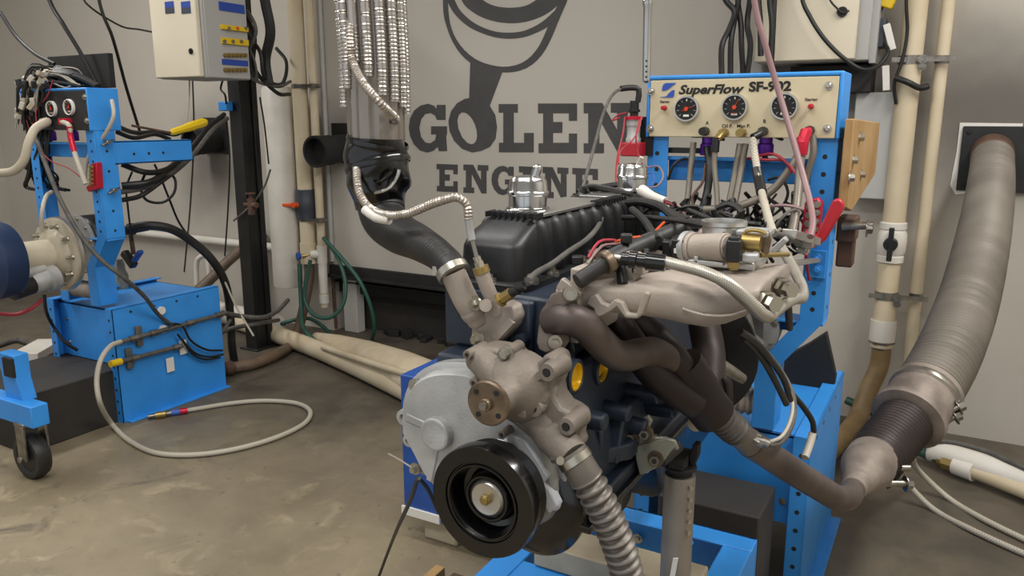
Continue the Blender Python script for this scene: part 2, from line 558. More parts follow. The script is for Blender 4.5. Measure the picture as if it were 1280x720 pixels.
# ------------------------------------------------------------------ painted sign on the back wall (flat lettering, traced on the wall plane)
SX = lambda zx, zy: at(500 + zx / 2.769, zy / 2.769, y=WY - .0005)
sign = thing('wall_sign', 'large dark grey piston emblem and GOLEN ENGINE lettering on the wall', 'sign', (-2.3, WY, 1.0))
def letter(name, pts):
    MB().prism([SX(*p) for p in pts], (0, -.002, 0)).build(name, 'sign', sign)
letter('letter', [(158,363),(158,415),(128,415),(122,400),(107,391),(88,394),(74,412),(67,442),(73,474),(88,493),(105,496),(122,485),(126,465),(108,465),(108,437),(163,437),(163,465),(160,470),(163,523),(135,523),(131,508),(115,522),(95,528),(70,521),(48,499),(35,470),(31,442),(35,410),(50,382),(72,365),(98,359),(118,366),(126,377),(128,363)])
Lp = [(342,360),(408,360),(408,390),(394,390),(394,494),(430,494),(430,460),(463,460),(463,527),(343,527),(343,494),(358,494),(358,390),(342,390)]
Ep = [(478,358),(613,358),(613,418),(585,418),(585,392),(530,392),(530,422),(562,422),(562,460),(530,460),(530,494),(585,494),(585,462),(613,462),(613,530),(480,530),(480,496),(496,496),(496,392),(478,392)]
Np = [(636,356),(700,356),(752,450),(752,390),(730,390),(730,356),(800,356),(800,390),(788,390),(788,530),(755,530),(690,412),(690,496),(706,496),(706,530),(636,530),(636,496),(652,496),(652,392),(636,392)]
for P in (Lp, Ep, Np): letter('letter', P)
def remap(P, x0, y0, x1, y1, skew=0):
    xs = [p[0] for p in P]; ys = [p[1] for p in P]
    a, b_, c, d = min(xs), max(xs), min(ys), max(ys)
    out = []
    for x, y in P:
        u = (x - a) / (b_ - a); v = (y - c) / (d - c)
        out.append((x0 + u * (x1 - x0), y0 + v * (y1 - y0) + skew * u))
    return out
Gp = [(158,363),(158,415),(128,415),(122,400),(107,391),(88,394),(74,412),(67,442),(73,474),(88,493),(105,496),(122,485),(126,465),(108,465),(108,437),(163,437),(163,523),(135,523),(131,508),(115,522),(95,528),(70,521),(48,499),(35,470),(31,442),(35,410),(50,382),(72,365),(98,359),(118,366),(126,377),(128,363)]
Ip = [(0,0),(60,0),(60,20),(46,20),(46,80),(60,80),(60,100),(0,100),(0,80),(14,80),(14,20),(0,20)]
letter('letter', remap(Ep, 127, 567, 200, 662, 3))
letter('letter', remap(Np, 220, 569, 306, 667, 3))
letter('letter', remap(Gp, 317, 572, 397, 674, 3))
letter('letter', remap(Ip, 412, 575, 470, 680, 3))
letter('letter', remap(Np, 494, 577, 583, 684, 4))
letter('letter', remap(Ep, 597, 581, 685, 690, 4))
# the O is the big end of a connecting rod
mb = MB()
outer = [(252,337),(283,345),(311,366),(330,398),(336,440),(331,480),(312,508),(282,522),(250,528),(215,515),(188,488),(172,455),(168,420),(177,385),(198,357),(225,342)]
n = len(outer); ring = []
cx, cy = 233, 444
inn = []
for k in range(n):
    a = math.atan2(outer[k][1] - cy, outer[k][0] - cx)
    e = V((30 * math.cos(a + .35), 58 * math.sin(a + .35)))
    t = .35
    inn.append((cx + e.x * math.cos(-t) + e.y * math.sin(-t) * -1, cy + e.x * math.sin(-t) * 1 + e.y * math.cos(-t)))
for k in range(n):
    mb.prism([SX(*outer[k]), SX(*outer[(k + 1) % n]), SX(*inn[(k + 1) % n]), SX(*inn[k])], (0, -.002, 0))
mb.prism([SX(*p) for p in [(244,205),(300,232),(358,240),(309,370),(288,362),(240,350)]], (0, -.0028, 0))
mb.build('connecting_rod', 'sign', sign)
def strip(A, B, name, dz=0):
    mb = MB()
    a = spline([V((p[0], p[1], 0)) for p in A], 12); b_ = spline([V((p[0], p[1], 0)) for p in B], 12)
    N = 40
    fa = lambda L, t: L[min(int(t * (len(L) - 1)), len(L) - 2)].lerp(L[min(int(t * (len(L) - 1)), len(L) - 2) + 1], t * (len(L) - 1) - min(int(t * (len(L) - 1)), len(L) - 2))
    for k in range(N):
        q = [fa(a, k / N), fa(a, (k + 1) / N), fa(b_, (k + 1) / N), fa(b_, k / N)]
        mb.prism([SX(p.x, p.y) for p in q], (0, -.002 - dz, 0))
    mb.build(name, 'sign', sign)
strip([(149,-90),(149,0),(152,55),(166,105),(188,155),(222,200),(262,228),(315,245),(370,251),(420,243),(460,222),(497,182),(525,130),(552,65),(580,0),(612,-90)],
      [(166,-90),(166,0),(168,45),(177,95),(199,143),(235,185),(272,210),(320,226),(368,231),(412,222),(446,202),(478,165),(500,122),(522,68),(556,-5),(588,-90)], 'piston_outline')
strip([(160,-6),(182,38),(208,68),(242,95),(285,115),(330,129),(380,134),(430,128),(475,112),(515,90),(532,72)],
      [(186,-6),(204,30),(228,57),(258,80),(295,98),(335,110),(380,113),(425,108),(465,92),(500,70),(545,28)], 'ring_groove', .0005)
strip([(205,-20),(222,15),(250,40),(285,60),(330,74),(380,80),(430,76),(475,63),(515,43),(545,18),(572,-15)],
      [(268,-20),(280,-6),(297,7),(318,17),(345,24),(380,27),(410,25),(435,20),(458,9),(475,-3),(488,-20)], 'piston_crown', .001)

# ------------------------------------------------------------------ left: column, cabinet, ducts and pipes
solo(MB().span((-3.90, 3.43, 0), (-3.80, 3.47, 3.4)).span((-3.89, 3.47, 0), (-3.815, 3.53, 3.4)).span((-3.90, 3.53, 0), (-3.80, 3.57, 3.4)).span((-3.93, 3.40, 0), (-3.77, 3.60, .012)), 'steel_column', 'black steel column rising from the floor under the left cabinet', 'column', 'black', bevel=.004)
cab = thing('control_cabinet', 'cream control cabinet with grey connector side on the black column', 'cabinet', (-3.68, 3.08, 1.666))
CX0, CX1, CY0, CY1, CZ0, CZ1 = -3.866, -3.498, 2.915, 3.247, 1.666, 2.32
MB().span((CX0, CY0 + .03, CZ0), (CX1, CY1, CZ1)).build('cabinet_body', 'cabinet_g', cab, bevel=.006)
d = MB().span((CX0, CY0, CZ0 + .004), (CX1 - .01, CY0 + .028, CZ1)).build('door', 'cabinet', cab, bevel=.006)
MB().cyl((CX1 - .065, CY0 - .006, 1.80), (CX1 - .065, CY0 + .01, 1.80), .015, n=20).box((CX1 - .065, CY0 - .008, 1.80), (.006, .006, .022)).build('door_lock', 'black', d)
for px in (178, 248):
    c = at(160 + px / 3.43, 32 / 3.43, y=CY0 - .001)
    lb = MB().box(c, (.07, .002, .06)).build('label_plate', 'label', d)
    MB().box(c + V((0, -.0015, -.015)), (.068, .002, .028)).build('label_foot', 'label_d', d)
sx = CX1 + .001
MB().span((CX0 + .02, CY1, 1.75), (CX0 + .10, 3.435, 1.80)).span((CX0 + .02, CY1, 2.15), (CX0 + .10, 3.435, 2.2)).build('mount_arm', 'black', cab)
MB().span((CX1 - .008, CY0 + .045, CZ0 + .004), (CX1 + .004, CY1 - .005, CZ1)).build('connector_panel', 'cabinet_g', cab, bevel=.003)
fp = lambda zx, zy: at(160 + zx / 3.43, zy / 3.43, x=CX1 + .005)
def panel_box(name, z0, z1, m, th=.004):
    a, b_ = fp(*z0), fp(*z1)
    MB().span((CX1 + .003, a.y, a.z), (CX1 + .004 + th, b_.y, b_.z)).build(name, m, cab, bevel=.001)
panel_box('blue_display', (388, 5), (500, 60), 'label')
panel_box('terminal_strip', (395, 105), (508, 138), 'yellow', .018)
panel_box('terminal_strip', (398, 160), (512, 198), 'yellow', .014)
panel_box('blue_plate', (402, 252), (515, 285), 'label')
for zy in (237, 300):
    for k in range(6):
        c = fp(415 + k * 17, zy)
        MB().cyl(c, c + V((.012, 0, 0)), .012, n=14).cyl(c, c + V((.018, 0, 0)), .007, n=12).build('socket', 'brass', cab)
for k in range(6):
    c = fp(405 + k * 18, 122 if k % 2 else 178)
    MB().cyl(c, c + V((.022, 0, 0)), .009, n=12).build('plug', 'orange' if k == 3 else 'steel', cab)
# cables on the column
for i, (pts, r, m, lab) in enumerate([
    ([(330, -8, 3.4), (338, 40, 3.42), (332, 75, 3.42), (336, 105, 3.42)], .028, 'wire', 'thick black cable trunk hanging down behind the connector side of left cabinet'),
    ([(303, 12, 3.38), (318, 45, 3.36), (318, 85, 3.38), (345, 115, 3.5), (362, 118, 3.7)], .012, 'wire', 'black cable looping from the cabinet side to the pale pipe'),
    ([(305, 40, 3.38), (325, 65, 3.36), (330, 95, 3.38), (352, 105, 3.6), (357, 75, 3.8), (345, 60, 3.8)], .011, 'wire', 'black cable curled in a loop beside the pale pipe'),
    ([(306, 88, 3.36), (318, 100, 3.36), (345, 108, 3.5), (363, 102, 3.75)], .01, 'greyhose', 'grey cable running from the lowest sockets of left cabinet'),
    ([(300, 72, 3.36), (310, 60, 3.34), (318, 76, 3.34), (322, 100, 3.36)], .007, 'greyhose', 'thin grey lead plugged into the upper sockets of left cabinet'),
    ([(298, 8, 3.36), (312, 18, 3.34), (320, 38, 3.34), (312, 62, 3.34)], .01, 'greyhose', 'grey lead draped over the blue display of left cabinet'),
    ([(279, 98, 3.36), (276, 112, 3.36), (281, 118, 3.36), (283, 130, 3.38)], .006, 'wire', 'short black lead between cabinet bottom and blue plug'),
    ([(237, 97, 3.0), (236, 130, 3.0), (231, 163, 2.98)], .004, 'whitewire', 'thin pale cord hanging straight below the cabinet'),
    ([(325, 122, 3.4), (331, 160, 3.62), (336, 205, 3.64)], .005, 'wire', 'thin black wire hanging along the white duct'),
]):
    hose('cable', lab, 'cable', aty(pts), r, m, n=8)
solo(MB().box(at(282, 133, y=3.4), (.075, .05, .055)), 'plug', 'light blue plug on the black column below the cabinet', 'plug', 'blue', bevel=.006)
solo(MB().lathe((-3.93, 3.86, .33), (0, 0, 1), [(.09, 0), (.097, .01), (.097, 1.31), (.085, 1.33)], n=32), 'white_duct', 'white round duct standing behind the black column', 'duct', 'pvc_w')
pp = thing('valve_bracket', 'small brown rusty valve on the side of the black column', 'valve', at(320, 262, y=3.42))
c = at(314, 258, x=-3.78)
MB().cyl(c + V((0, 0, -.05)), c + V((0, 0, .05)), .022, n=16).cyl(c + V((-.05, 0, .01)), c + V((.05, 0, .01)), .018, n=12).build('valve_body', 'rust', pp)
MB().lathe(c + V((0, 0, .05)), (0, 0, 1), [(.012, 0), (.012, .02), (.03, .025), (.03, .035)], n=16).build('valve_cap', 'rust', pp)

def clamp(name, label, c, r, dirx, parent=None):
    pass
# thick pipe with dark coupling and orange lever
pl = thing('pvc_pipe', 'thick cream PVC pipe with dark coupling and orange valve lever left of thin one', 'pipe', (-3.77, 3.9, .45))
PXc, PYc = -3.765, 3.9
MB().cyl((PXc, PYc, .62), (PXc, PYc, 3.4), .05, n=28).build('pipe_run', 'pvc', pl)
zc = at(377, 255, y=PYc).z
MB().lathe((PXc, PYc, zc - .10), (0, 0, 1), [(.056, 0), (.062, .005), (.062, .06), (.066, .07), (.066, .13), (.062, .14), (.062, .195), (.056, .2)], n=28).build('coupling', 'label_d', pl)
o = MB().bar((PXc, PYc - .06, zc + .0), (PXc - .115, PYc - .10, zc), .034, .022).cyl((PXc - .02, PYc - .06, zc), (PXc - .02, PYc - .1, zc), .02, n=14).build('lever', 'orange', pl, bevel=.004)
MB().cyl((PXc, PYc, .50), (PXc, PYc, .64), .056, n=28).build('lower_socket', 'pvc', pl)
pt_ = thing('pvc_pipe', 'thin cream PVC pipe with white tee beside the thick left pipe', 'pipe', (-3.66, 3.9, .2))
TX = -3.665
MB().cyl((TX, 3.92, .2), (TX, 3.92, 3.4), .027, n=22).build('pipe_run', 'pvc', pt_)
tz = at(403, 318, y=3.92).z
MB().cyl((TX, 3.92, tz - .06), (TX, 3.92, tz + .06), .034, n=22).cyl((TX, 3.92, tz), (TX - .06, 3.88, tz), .03, n=18).cyl((TX, 3.92, .23), (TX, 3.92, .29), .034, n=22).cyl((TX, 3.92, tz - .05), (TX, 3.92, .3), .03, n=22).build('tee', 'pvc_w', pt_)
vb = MB().cyl((TX - .06, 3.88, tz), (TX - .1, 3.84, tz - .01), .014, n=14).build('hose_bib', 'brass', pt_)
hw = MB()
cc = V((TX - .095, 3.82, tz - .005)); dd = V((-.45, -.85, 0)).normalized()
for k in range(8):
    a = k * PI / 4; u_, v_, _ = frame_of(dd)
    hw.ball(cc + dd * .02 + u_ * (.02 * math.cos(a)) + v_ * (.02 * math.sin(a)), .010, 8, 6)
hw.cyl(cc, cc + dd * .025, .02, n=16).build('valve_wheel', 'valveblue', vb)
for zz, lab in ((1.66, 'pipe clamp joining the two left pipes high up'), (.80, 'pipe clamp joining the two left pipes below the orange lever')):
    cl = thing('pipe_clamp', lab, 'clamp', (-3.71, 3.9, zz))
    MB().cyl((PXc, PYc, zz - .014), (PXc, PYc, zz + .014), .0535, n=28).build('band', 'steel', cl)
    MB().cyl((TX, 3.92, zz - .012), (TX, 3.92, zz + .012), .030, n=22).build('band', 'steel', cl)
    MB().bar((PXc, PYc - .05, zz), (TX + .06, 3.9 - .02, zz), .012, .02).cyl((TX + .05, 3.84, zz), (TX + .05, 3.92, zz), .014, n=10).build('cross_bar', 'steel', cl)
hose('hose', 'brown rubber hose curving from the thick left pipe to the floor', 'hose', [(PXc, PYc, .55), (PXc, PYc - .01, .40), (PXc + .02, PYc - .1, .2), at(368, 425, y=3.62), at(345, 443, z=.045), at(315, 455, z=.04), at(284, 461, z=.04)], .033, 'brown', n=14, ends=[(0, 'steel', .037, .05)])
hose('hose', 'green garden hose hanging in a loop under the blue valve wheel', 'hose', aty([(388, 325, 3.8), (383, 350, 3.78), (381, 375, 3.76), (392, 393, 3.75), (412, 397, 3.76), (428, 382, 3.8), (432, 355, 3.84), (420, 318, 3.88), (405, 298, 3.89)]), .013, 'green')
hose('hose', 'green garden hose sweeping down across the dark opening', 'hose', aty([(404, 297, 3.86), (425, 320, 3.86), (450, 352, 3.87), (464, 385, 3.90), (468, 410, 3.93), (465, 424, 3.97)]), .013, 'green')
hose('hose', 'green hose with brass end entering the white canvas duct', 'hose', aty([(374, 330, 3.8), (376, 372, 3.78), (378, 405, 3.68), (386, 419, 3.58), (402, 432, 3.50)]), .014, 'green', ends=[(1, 'brass', .018, .05)])
hose('hose', 'green hose run low along the wall behind the brown hose', 'hose', aty([(338, 410, 3.75), (360, 402, 3.75), (385, 398, 3.85), (408, 412, 3.85), (416, 424, 3.8)]), .013, 'green')
ff = thing('pipe_fitting', 'rusty pipe valve cluster on the floor at the brown hose end', 'fitting', at(275, 462, z=0))
c = at(284, 461, z=.045)
dxy = (c - at(315, 455, z=.04)).normalized()
MB().lathe(c - dxy * .04, dxy, [(.03, 0), (.042, .01), (.042, .05), (.03, .06), (.05, .075), (.05, .12), (.032, .13), (.032, .2), (.044, .21), (.044, .25)], n=12).build('valve_body', 'rust', ff)
MB().cyl(c + dxy * .05, c + dxy * .05 + V((.02, -.03, .10)), .02, n=10).box(c + dxy * .05 + V((.02, -.03, .11)), (.06, .05, .02)).build('valve_stem', 'brass', ff)
MB().cyl(c + dxy * .14, c + dxy * .14 + V((.03, -.06, .02)), .02, n=8).build('side_port', 'steel', ff)
solo(MB().cyl((at(409, 200, y=4.03).x, 4.03, .5), (at(409, 200, y=4.03).x, 4.03, 3.4), .018, n=14), 'wall_conduit', 'slim grey conduit on the wall right of the thin left pipe', 'conduit', 'cabinet_g')
# round black exhaust stubs on square plates
def stub(px, py, lab, L, drop):
    c = at(px, py, y=WY - .02)
    t = thing('exhaust_port', lab, 'port', (c.x, WY, c.z))
    MB().box((c.x, WY - .008, c.z + .03), (.24, .016, .26)).build('wall_plate', 'black', t, bevel=.003)
    p0 = V((c.x, WY - .01, c.z)); p1 = p0 + V((0, -L, drop))
    MB().lathe(p0, p1 - p0, [(.09, 0), (.09, L * .5), (.095, L * .55), (.095, L * .62), (.09, L * .66), (.10, L * .9), (.10, L), (.085, L), (.082, L * .7)], n=32, close=False).cyl(p0 + (p1 - p0) * .6, p0 + (p1 - p0) * .72, .084, n=32).build('stub_pipe', 'blackmatte', t)
stub(432, 185, 'black exhaust port pipe sticking out of the wall behind silver hose', .30, -.015)
stub(268, 175, 'black exhaust port pipe on the wall left of the black column', .22, -.01)

# white canvas duct and PVC pipes on the floor
rings = []
for (px, py, r, hgt, yy) in [(396, 428, .035, .04, 3.72), (420, 430, .075, .065, 3.60), (455, 436, .11, .085, 3.47), (500, 445, .13, .10, 3.32), (545, 455, .15, .105, 3.17), (620, 474, .15, .105, 2.96), (700, 494, .15, .105, 2.76)]:
    c = at(px, py, y=yy); c.z = hgt + .003
    rings.append([c + V((r * math.cos(a) * .5, r * math.cos(a) * .87, hgt * math.sin(a) * (1 if math.sin(a) > 0 else 1.0))) for a in [2 * PI * k / 16 for k in range(16)]])
solo(MB().loft(rings), 'canvas_duct', 'flattened white canvas duct lying on the floor left of the engine', 'duct', 'canvas')
solo(MB().tube([(-4.3, 3.72, .062), (-3.4, 3.50, .062), (-2.2, 3.06, .062), (-1.4, 2.70, .062)], .055, n=18), 'floor_pipe', 'cream PVC pipe on the floor along the canvas duct', 'pipe', 'pvc')
solo(MB().tube(aty([(404, 434, 3.40), (440, 446, 3.28), (490, 462, 3.14), (560, 482, 2.95)]), .018, n=12), 'floor_pipe', 'thin cream pipe in front of the canvas duct on the floor', 'pipe', 'pvc')
solo(MB().tube([(-5.2, 3.85, .09), (-4.2, 3.74, .09), (-3.9, 3.7, .09)], .075, n=20), 'floor_pipe', 'thick white pipe on the floor behind the black column', 'pipe', 'pvc_w')
# low white conduit with fittings along the wall
solo(MB().tube([(-6.8, WY - .05, .56), (-4.0, WY - .05, .56)], .028, n=14), 'wall_pipe', 'white pipe run low along the wall behind the left rig', 'pipe', 'pvc_w')
hose('hose', 'thick brown hose rising diagonally behind the left rig to the column', 'hose', aty([(238, 372, 3.5), (262, 350, 3.62), (290, 322, 3.78), (330, 292, 4.02)]), .036, 'brown', n=14)
solo(MB().tube(aty([(246, 355, 3.7), (247, 325, 3.7), (258, 320, 3.7), (262, 345, 3.7)]), .018, n=10), 'pipe_loop', 'small white pipe bend on the wall above the left rig', 'pipe', 'pvc_w')

# ------------------------------------------------------------------ right: pipes, cabinet, wood, big flexible duct
pr = thing('pvc_pipe', 'thick cream PVC pipe with black handled ball valve right of the console', 'pipe', (-.19, 3.9, .3))
RX = at(1115, 300, y=3.9).x - .0
MB().cyl((RX, 3.9, .42), (RX, 3.9, 3.4), .047, n=28).build('pipe_run', 'pvc', pr)
z1, z2 = at(1113, 328, y=3.9).z, at(1113, 277, y=3.9).z
MB().lathe((RX, 3.9, z1), (0, 0, 1), [(.05, 0), (.056, .004), (.056, .03), (.052, .035), (.06, .05), (.062, (z2 - z1) * .5), (.06, z2 - z1 - .05), (.052, z2 - z1 - .035), (.056, z2 - z1 - .03), (.056, z2 - z1 - .004), (.05, z2 - z1)], n=28).build('ball_valve', 'pvc_w', pr)
zm = (z1 + z2) / 2
MB().cyl((RX, 3.85, zm), (RX, 3.815, zm), .03, n=20).bar((RX, 3.82, zm - .075), (RX, 3.82, zm + .075), .022, .018).build('valve_handle', 'black', pr, bevel=.004)
za, zb = at(1108, 426, y=3.9).z, at(1108, 400, y=3.9).z
MB().cyl((RX, 3.9, za), (RX, 3.9, zb), .056, n=28).build('socket', 'pvc_w', pr)
pr2 = thing('pvc_pipe', 'thin cream PVC pipe running up the wall beside the ball valve pipe', 'pipe', (-.1, 3.93, .3))
RX2 = at(1157, 260, y=3.93).x
MB().cyl((RX2, 3.93, .1), (RX2, 3.93, 3.4), .026, n=22).build('pipe_run', 'pvc', pr2)
for py, lab in ((76, 'pipe clamp joining the two right pipes high up'), (369, 'pipe clamp joining the two right pipes below the ball valve')):
    zz = at(1112, py, y=3.9).z
    cl = thing('pipe_clamp', lab, 'clamp', (RX + .05, 3.9, zz))
    MB().cyl((RX, 3.9, zz - .018), (RX, 3.9, zz + .018), .050, n=28).build('band', 'steel', cl)
    MB().cyl((RX2, 3.93, zz - .016), (RX2, 3.93, zz + .016), .029, n=22).build('band', 'steel', cl)
    MB().bar((RX - .07, 3.85, zz), (RX2 + .05, 3.88, zz), .01, .02).bolt((RX + .05, 3.85, zz), (0, -1, 0), .012, .012).bolt((RX + .05, 3.86, zz - .03), (0, -1, 0), .01, .01).bolt((RX2, 3.885, zz), (0, -1, 0), .009, .01).build('cross_bar', 'steel', cl)
hose('hose', 'amber rubber hose clamped to the foot of the right thick pipe', 'hose', [(RX, 3.9, za + .02), (RX, 3.9, za - .12), (RX - .03, 3.86, .22), (RX - .06, 3.78, .1), (RX - .1, 3.62, .055), (RX - .16, 3.3, .05)], .042, 'brown_y', n=16, ends=[(0, 'steel', .046, .06)])
# upper right cabinet
rc = thing('electric_box', 'cream electric box above the cream console', 'cabinet', (-.65, 3.85, 1.72))
ax0, ax1 = at(944, 70, y=3.72).x, at(1068, 70, y=3.72).x
zz0 = at(1000, 77, y=3.72).z
MB().span((ax0, 3.76, zz0), (ax1 + .05, WY, 2.5)).build('box_body', 'cabinet_g', rc, bevel=.005)
d = MB().span((ax0 - .005, 3.72, zz0 + .004), (ax1, 3.755, 2.5)).build('door', 'cabinet', rc, bevel=.005)
c = at(1053, 15, y=3.72)
MB().cyl(c, c + V((0, -.012, 0)), .021, n=20).build('door_knob', 'blackmatte', d)
MB().span((ax1 + .05, 3.80, zz0 - .01), (ax1 + .075, WY, 2.5)).build('side_plate', 'cabinet_g', rc)
solo(MB().span((ax0 - .10, 3.80, zz0 - .12), (ax0 + .02, WY - .02, zz0 + .03)), 'junction_box', 'grey junction box under the left corner of the electric box', 'box', 'cabinet_g', bevel=.01)
solo(MB().span((ax0 + .13, 3.86, zz0 - .13), (ax1 + .06, WY, zz0 - .012)), 'wire_trough', 'black wire trough on the wall just below the electric box', 'trough', 'blackmatte', bevel=.004)
solo(MB().span((ax1 + .0, 3.9, zz0 - .60), (ax1 + .2, WY, zz0 - .13)), 'conduit_box', 'grey metal box on the wall behind the console corner', 'box', 'cabinet_g', bevel=.006)
rl = thing('relay', 'small grey relay on the wall right of electric box', 'relay', at(1092, 45, y=3.9))
c = at(1090, 43, y=3.9)
MB().box(c, (.11, .1, .12)).build('relay_body', 'label_d', rl, bevel=.005)
MB().box(c + V((-.035, -.052, 0)), (.035, .01, .08)).build('relay_face', 'navy_b', rl)
MB().box(c + V((-.01, -.03, .085)), (.08, .05, .05)).build('terminal', 'rust', rl, bevel=.004)
MB().box(c + V((-.01, -.03, -.085)), (.08, .05, .05)).build('terminal', 'rust', rl, bevel=.004)
for px, py, lab in ((1082, 4, 'dull yellow connector hanging left above the relay'), (1108, 2, 'bright yellow connector hanging right above the relay')):
    c = at(px, py, y=3.86)
    solo(MB().box(c, (.07, .035, .05), Matrix.Rotation(.35, 3, 'Y')), 'connector', lab, 'connector', 'yellow', bevel=.006)
hose('cable', 'thin black lead from relay up to the bright yellow connector', 'cable', aty([(1096, 28, 3.86), (1100, 15, 3.86), (1106, 5, 3.86)]), .006, 'wire')
for a, b_, lab in (((1108, 30), (1116, 62), 'white cable tag hanging beside the relay'), ((1107, 82), (1108, 113), 'white cable tag with scribble lower beside thick pipe')):
    p, q = at(*a, y=3.84), at(*b_, y=3.84)
    solo(MB().bar(p, q, .028, .004), 'cable_tag', lab, 'tag', 'white', bevel=.0015)
hose('cable', 'black cable drooping across the electric box door', 'cable', aty([(1002, -5, 3.66), (1012, 20, 3.66), (1030, 48, 3.66), (1055, 73, 3.66), (1078, 87, 3.68), (1098, 82, 3.75), (1110, 65, 3.8), (1106, 55, 3.84)]), .009, 'wire')
hose('cable', 'thin black wire from the door knob to the yellow connectors', 'cable', aty([(1036, -4, 3.7), (1046, 10, 3.7), (1053, 16, 3.7), (1066, 11, 3.74), (1082, 5, 3.82)]), .004, 'wire')
hose('cable', 'black cable hanging between the relay and the thick right pipe', 'cable', aty([(1133, -5, 3.82), (1134, 40, 3.84), (1128, 75, 3.84), (1118, 105, 3.84), (1120, 130, 3.86)]), .007, 'wire')
hose('cable', 'dark cable tied across the thick right pipe', 'cable', aty([(1119, 97, 3.83), (1135, 103, 3.82), (1150, 110, 3.84), (1160, 108, 3.86)]), .013, 'wire')
gi = 0
for (pts, lab) in [
    ([(905, -5, 3.6), (918, 15, 3.6), (912, 35, 3.6), (903, 55, 3.58), (902, 94, 3.5)], 'black cable curving widest of the bundle left of the electric box'),
    ([(924, -5, 3.62), (919, 20, 3.62), (914, 50, 3.6), (913, 94, 3.5)], 'black cable hanging second from left beside the electric box'),
    ([(922, -5, 3.64), (926, 30, 3.64), (927, 60, 3.6), (929, 94, 3.5)], 'straight black cable hanging mid way left of electric box'),
    ([(938, -5, 3.64), (934, 30, 3.64), (938, 55, 3.6), (934, 94, 3.5)], 'black cable hanging just left of the pink tube'),
    ([(948, -5, 3.6), (950, 25, 3.6), (951, 70, 3.6)], 'black cable lying over the left edge of electric box'),
    ([(962, -5, 3.62), (965, 30, 3.62), (963, 75, 3.62)], 'black cable hanging in front of the electric box door'),
    ([(968, -5, 3.64), (966, 40, 3.64), (964, 78, 3.64)], 'rightmost black cable hanging over electric box door')]:
    hose('cable', lab, 'cable', aty(pts), .0125, 'wire', n=8)
# plywood block and rusty lugs by the right rig
wp = thing('plywood_board', 'plywood board bolted on the right side of the console frame', 'board', (-.24, 2.6, 1.2))
pb = [(-.262, 2.21, 1.452), (-.262, 2.93, 1.44), (-.262, 2.95, 1.27), (-.262, 2.33, 1.205), (-.262, 2.21, 1.225)]
MB().prism(pb, (.022, 0, 0)).build('board', 'wood', wp, bevel=.003)
b = MB()
for px, py in ((1074, 172), (1066, 200), (1076, 218), (1062, 222)):
    c = at(px, py, x=-.240)
    MB().bolt(c, (1, 0, 0), .011, .012).build('bolt', 'bolt', wp)
rb = thing('rusty_bracket', 'rusty brown bracket on the rear of the right pillar', 'bracket', (-.2, 2.4, 1.05))
c = at(1060, 285, y=2.42)
MB().box(c, (.05, .1, .07)).box(c + V((.0, 0, -.07)), (.045, .06, .08)).build('bracket_plate', 'rust', rb, bevel=.006)
MB().cyl(c + V((-.01, -.06, .01)), c + V((.07, -.06, .02)), .011, n=14).bolt(c + V((.055, -.06, .01)), (1, 0, 0), .016, .014).build('bolt', 'steel', rb)

# big flexible duct: wall plate, corrugated hose, collar, reducer
dc = at(1240, 190, y=WY)
wpz = thing('exhaust_plate', 'black square wall plate behind the top of big grey duct', 'plate', (dc.x, WY, dc.z))
MB().box((dc.x + .06, WY - .01, dc.z - .03), (.36, .02, .28)).build('plate', 'black', wpz, bevel=.003)
MB().prism([(dc.x - .135, WY - .001, dc.z + .125), (dc.x + .10, WY - .001, dc.z + .122), (dc.x + .10, WY - .001, dc.z - .15), (dc.x - .12, WY - .001, dc.z - .19), (dc.x - .145, WY - .001, dc.z - .15), (dc.x - .135, WY - .001, dc.z)], (0, -.004, 0)).build('plaster_patch', 'white', wpz)
for a, b_ in ((-1, -1), (-1, 1), (1, 1), (1, -1)):
    MB().bolt((dc.x + .06 + a * .155, WY - .02, dc.z - .03 + b_ * .115), (0, -1, 0), .008, .008).build('bolt', 'blackmatte', wpz)
duct = thing('flexible_duct', 'large grey corrugated exhaust duct sweeping down from the wall plate', 'duct', at(1190, 430, y=2.6))
dpath = [V((dc.x, WY - .03, dc.z)), V((dc.x, WY - .16, dc.z - .03)), at(1237, 245, y=3.5), at(1226, 310, y=3.12), at(1207, 385, y=2.78), at(1181, 450, y=2.52), at(1152, 500, y=2.36)]
MB().tube(dpath, lambda s, t: (.077 + .010 * min(1, t * 1.3)) + .0022 * math.sin(2 * PI * s / .014), n=36, step=.0028).build('corrugated_tube', 'duct', duct)
MB().lathe(dpath[0], dpath[1] - dpath[0], [(.076, 0), (.083, .005), (.083, .09), (.079, .095)], n=36).build('collar', 'rust', duct)
e0 = at(1157, 492, y=2.375); e1 = at(1119, 545, y=2.20); e2 = at(1087, 583, y=2.06); e3 = at(1066, 612, y=1.97)
dn = (e1 - e0).normalized(); L01 = (e1 - e0).length
MB().lathe(e0 - dn * .02, dn, [(.088, 0), (.094, .004), (.094, .04), (.089, .045), (.088, L01 * .6), (.096, L01 * .62), (.096, L01 * .72), (.08, L01 * .75)], n=40).build('adapter_collar', 'exh_l', duct)
MB().lathe(e0 - dn * .0, dn, [(.0945, .0), (.0955, .002), (.0955, .018), (.0945, .02)], n=40).build('clamp_band', 'steel', duct)
f0 = e0 + dn * (L01 * .7); dn2 = (e2 - f0).normalized(); L2 = (e2 - f0).length
MB().tube([f0, e2], lambda s, t: .072 - .005 * t + .0015 * math.sin(2 * PI * s / .012), n=36, step=.003, cap=False).lathe(f0, dn2, [(.066, L2 * .98), (.069, L2), (.064, L2 + .002), (.062, L2 * .9)], n=36, close=False).build('sleeve', 'exh_d', duct)
for px, py in ((1172, 520), (1168, 532)):
    c = at(px, py, y=2.30)
    MB().cyl(c, c + V((.05, .02, .03)), .008, n=12).bolt(c + V((.045, .018, .027)), (.05, .02, .03), .014, .016).build('clamp_bolt', 'steel', duct)
